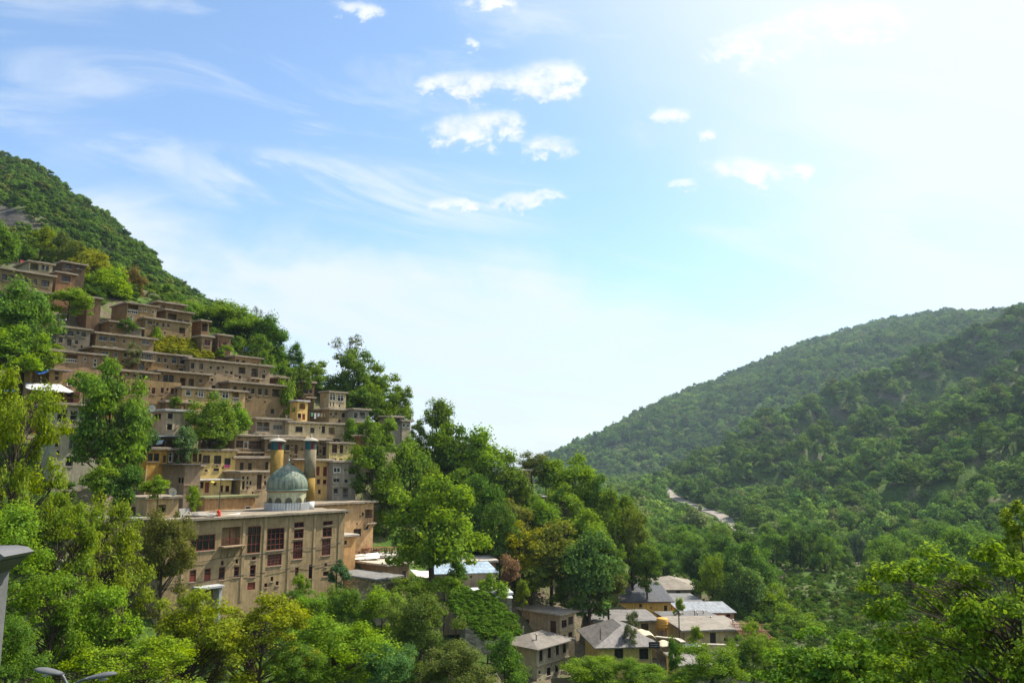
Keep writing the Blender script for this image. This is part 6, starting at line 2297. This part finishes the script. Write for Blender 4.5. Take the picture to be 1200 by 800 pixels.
    T(1015, 712, 30, 22, 190, 'lush', (0.184, 0.213, 0.043), "yellowish tree in the valley behind the right foreground leaves")
    T(935, 735, 26, 20, 135, 'lush', 'lush', "dark green valley tree right of the pergola")
    T(880, 742, 14, 14, 112, 'bush', 'lush', "green bush growing through the reddish pergola's right end")
    T(900, 760, 18, 16, 108, 'bush', 'lime', "yellow green bush right of the pergola and the slim pole")
    rs = random.Random(21)
    lab = ["green broadleaf tree crowded in the valley wood beyond the hamlet", "light green tree crowded in the valley wood beyond the hamlet", "dark green tree crowded in the valley wood beyond the hamlet"]
    n = 0
    for i in range(1500):
        d = 150 + 230 * rs.random() ** 1.1
        px = rs.uniform(735, 1230)
        u = ray(px, 600)[0]
        x = u * d
        g = gz(x, d)
        if g > -27.5 + .02 * (d - 150) or x < 20 + (d - 150) * .1:
            continue
        if any((o.location.x - x) ** 2 + (o.location.y - d) ** 2 < (6.2 if d < 260 else 7.4) ** 2 for o in TREES):
            continue
        if on_road(np.array([x]), np.array([d]), 7)[0] or near_house(np.array([x]), np.array([d]))[0] or abs(px - 915) < 22 and d < 225:
            continue
        k = rs.choice((0, 0, 1, 2))
        w = rs.uniform(7.5, 11.5)
        if over_road(np.array([x]), np.array([d]), np.array([g]), np.array([w * 1.25]))[0]:
            continue
        plant(rs.choice(('lush', 'lush', 'tall')), x, d, g - .2, w * .22, w, w * rs.uniform(.75, 1.0), ((.125, .225, .045), (.150, .240, .055), (.085, .155, .040))[k], lab[k], lab[k].replace('tree', 'trees', 1))
        n += 1
        if n >= 150: break
    print('valley trees', n)
    # leafy tree close by on the right, its trunk below the frame
    near_right()


def near_right():
    for (px, py, rw, rh, d, seed, n, leaf, idx, pal, label) in (
            (1150, 762, 135, 118, 17.0, 301, 26000, .0132, 0, (0.184, 0.281, 0.040), "near sunlit tree with glossy leaves at the right edge"),
            (985, 800, 95, 58, 20.0, 302, 17000, .0135, 1, (0.147, 0.255, 0.043), "near leafy tree at the bottom right in front of the valley"),
            (1196, 628, 24, 40, 18.5, 303, 2200, .0125, 2, (0.209, 0.272, 0.043), "thin leafy shoot rising at the right edge")):
        u, _ = ray(px, py)
        x = u * d
        g = gz(x, d)
        zt = ray(px, py - rh)[1] * d
        zb = ray(px, py + rh)[1] * d
        h = zt - zb
        rs = np.random.RandomState(seed)
        w = 2.0 * rw * d / F_PX
        cen, rad = crown_points(rs, 130 if idx < 2 else 22, 0.0, .5, .42)
        LW = leaf * 8.0                                  # leaf length in metres
        v, q = leaf_quads(rs, cen, rad, .070 if idx < 2 else .12, n, .02, .55, up=.5)
        C4 = v.reshape(-1, 4, 3)
        m4 = C4.mean(1, keepdims=True)
        dv = (C4 - m4) / .02
        unit_crown(m4.reshape(-1, 3), cen)
        # rebuild leaves at true size in metres so that they are not stretched by the crown's shape
        P = m4 * np.array([w, w, h]) + dv * LW
        crown = np_mesh("crown", P.reshape(-1, 3), q, M['leaf_near'])
        mb = skeleton(rs, cen, rad, .022, 46 if idx < 2 else 12, 3, forks=2 if idx < 2 else 1)
        mb.v = [(a * w, b * w, c * h) for a, b, c in mb.v]
        o = empty('broadleaf_tree', (x, d, g))
        cr = bpy.data.objects.new('crown', crown); cr.parent = o; cr.location = (0, 0, zb - g); cr.color = (*pal, 1); COL.objects.link(cr)
        mb.build('trunk', M['bark'], o, (.085, .065, .05), smooth=True).location = (0, 0, zb - g)
        tag(o, label, 'tree')
        TREES.append(o)
        print('near', label, round(h, 1), round(w, 1), round(g, 1))


_tree0 = tree
def tree(*a, **k):
    k.pop('idx_', None)
    return _tree0(*a, **k)


trees()

# yellow flowering bank inside the village
def flower_bank():
    rs = np.random.RandomState(8)
    pts, scl = [], []
    for _ in range(900):
        px, py = rs.uniform(176, 248), rs.uniform(386, 424)
        if not inside([(174, 386), (190, 384), (222, 400), (250, 418), (246, 423), (200, 414), (176, 412)], np.array([px]), np.array([py]))[0]: continue
        d = village_depth(px, py) + 1.0
        p = at(px, py, d)
        pts.append((p.x, p.y, min(p.z - .2, gz(p.x, p.y) + 4)))
        w = rs.uniform(.8, 1.7)
        scl.append((w, w, w * .6))
    P3 = [proto(260 + i, 10, 0.2, 420, 0.11, 0.0, M['mustard']) for i in range(3)]
    scatter("flowering_bank", "bright yellow flowering plants on the bank between the village rows", np.array(pts), np.array(scl), P3, 'mustard')
    pts, scl = [], []
    for _ in range(1600):
        px, py = rs.uniform(525, 612), rs.uniform(690, 770)
        if not inside([(528, 692), (570, 700), (605, 730), (606, 745), (570, 752), (545, 730), (530, 715)], np.array([px]), np.array([py]))[0]: continue
        d = 90 - (py - 690) * .12
        p = at(px, py, d)
        pts.append(tuple(p)); w = rs.uniform(.8, 1.5); scl.append((w, w, w * .6))
    P4 = [proto(270 + i, 10, 0.2, 420, 0.10, 0.0, M['meadow']) for i in range(3)]
    scatter("grass_bank", "bright green grassy bank below the blue roofed shed", np.array(pts), np.array(scl), P4, 'meadow')


M['mustard'] = mat_wood_mass("mustard_flowers", (.20, .22, .015), (.34, .32, .02), (.10, .16, .02))
M['meadow'] = mat_wood_mass("meadow_grass", (.075, .150, .012), (.10, .185, .016), (.12, .18, .02))
flower_bank()
woods()
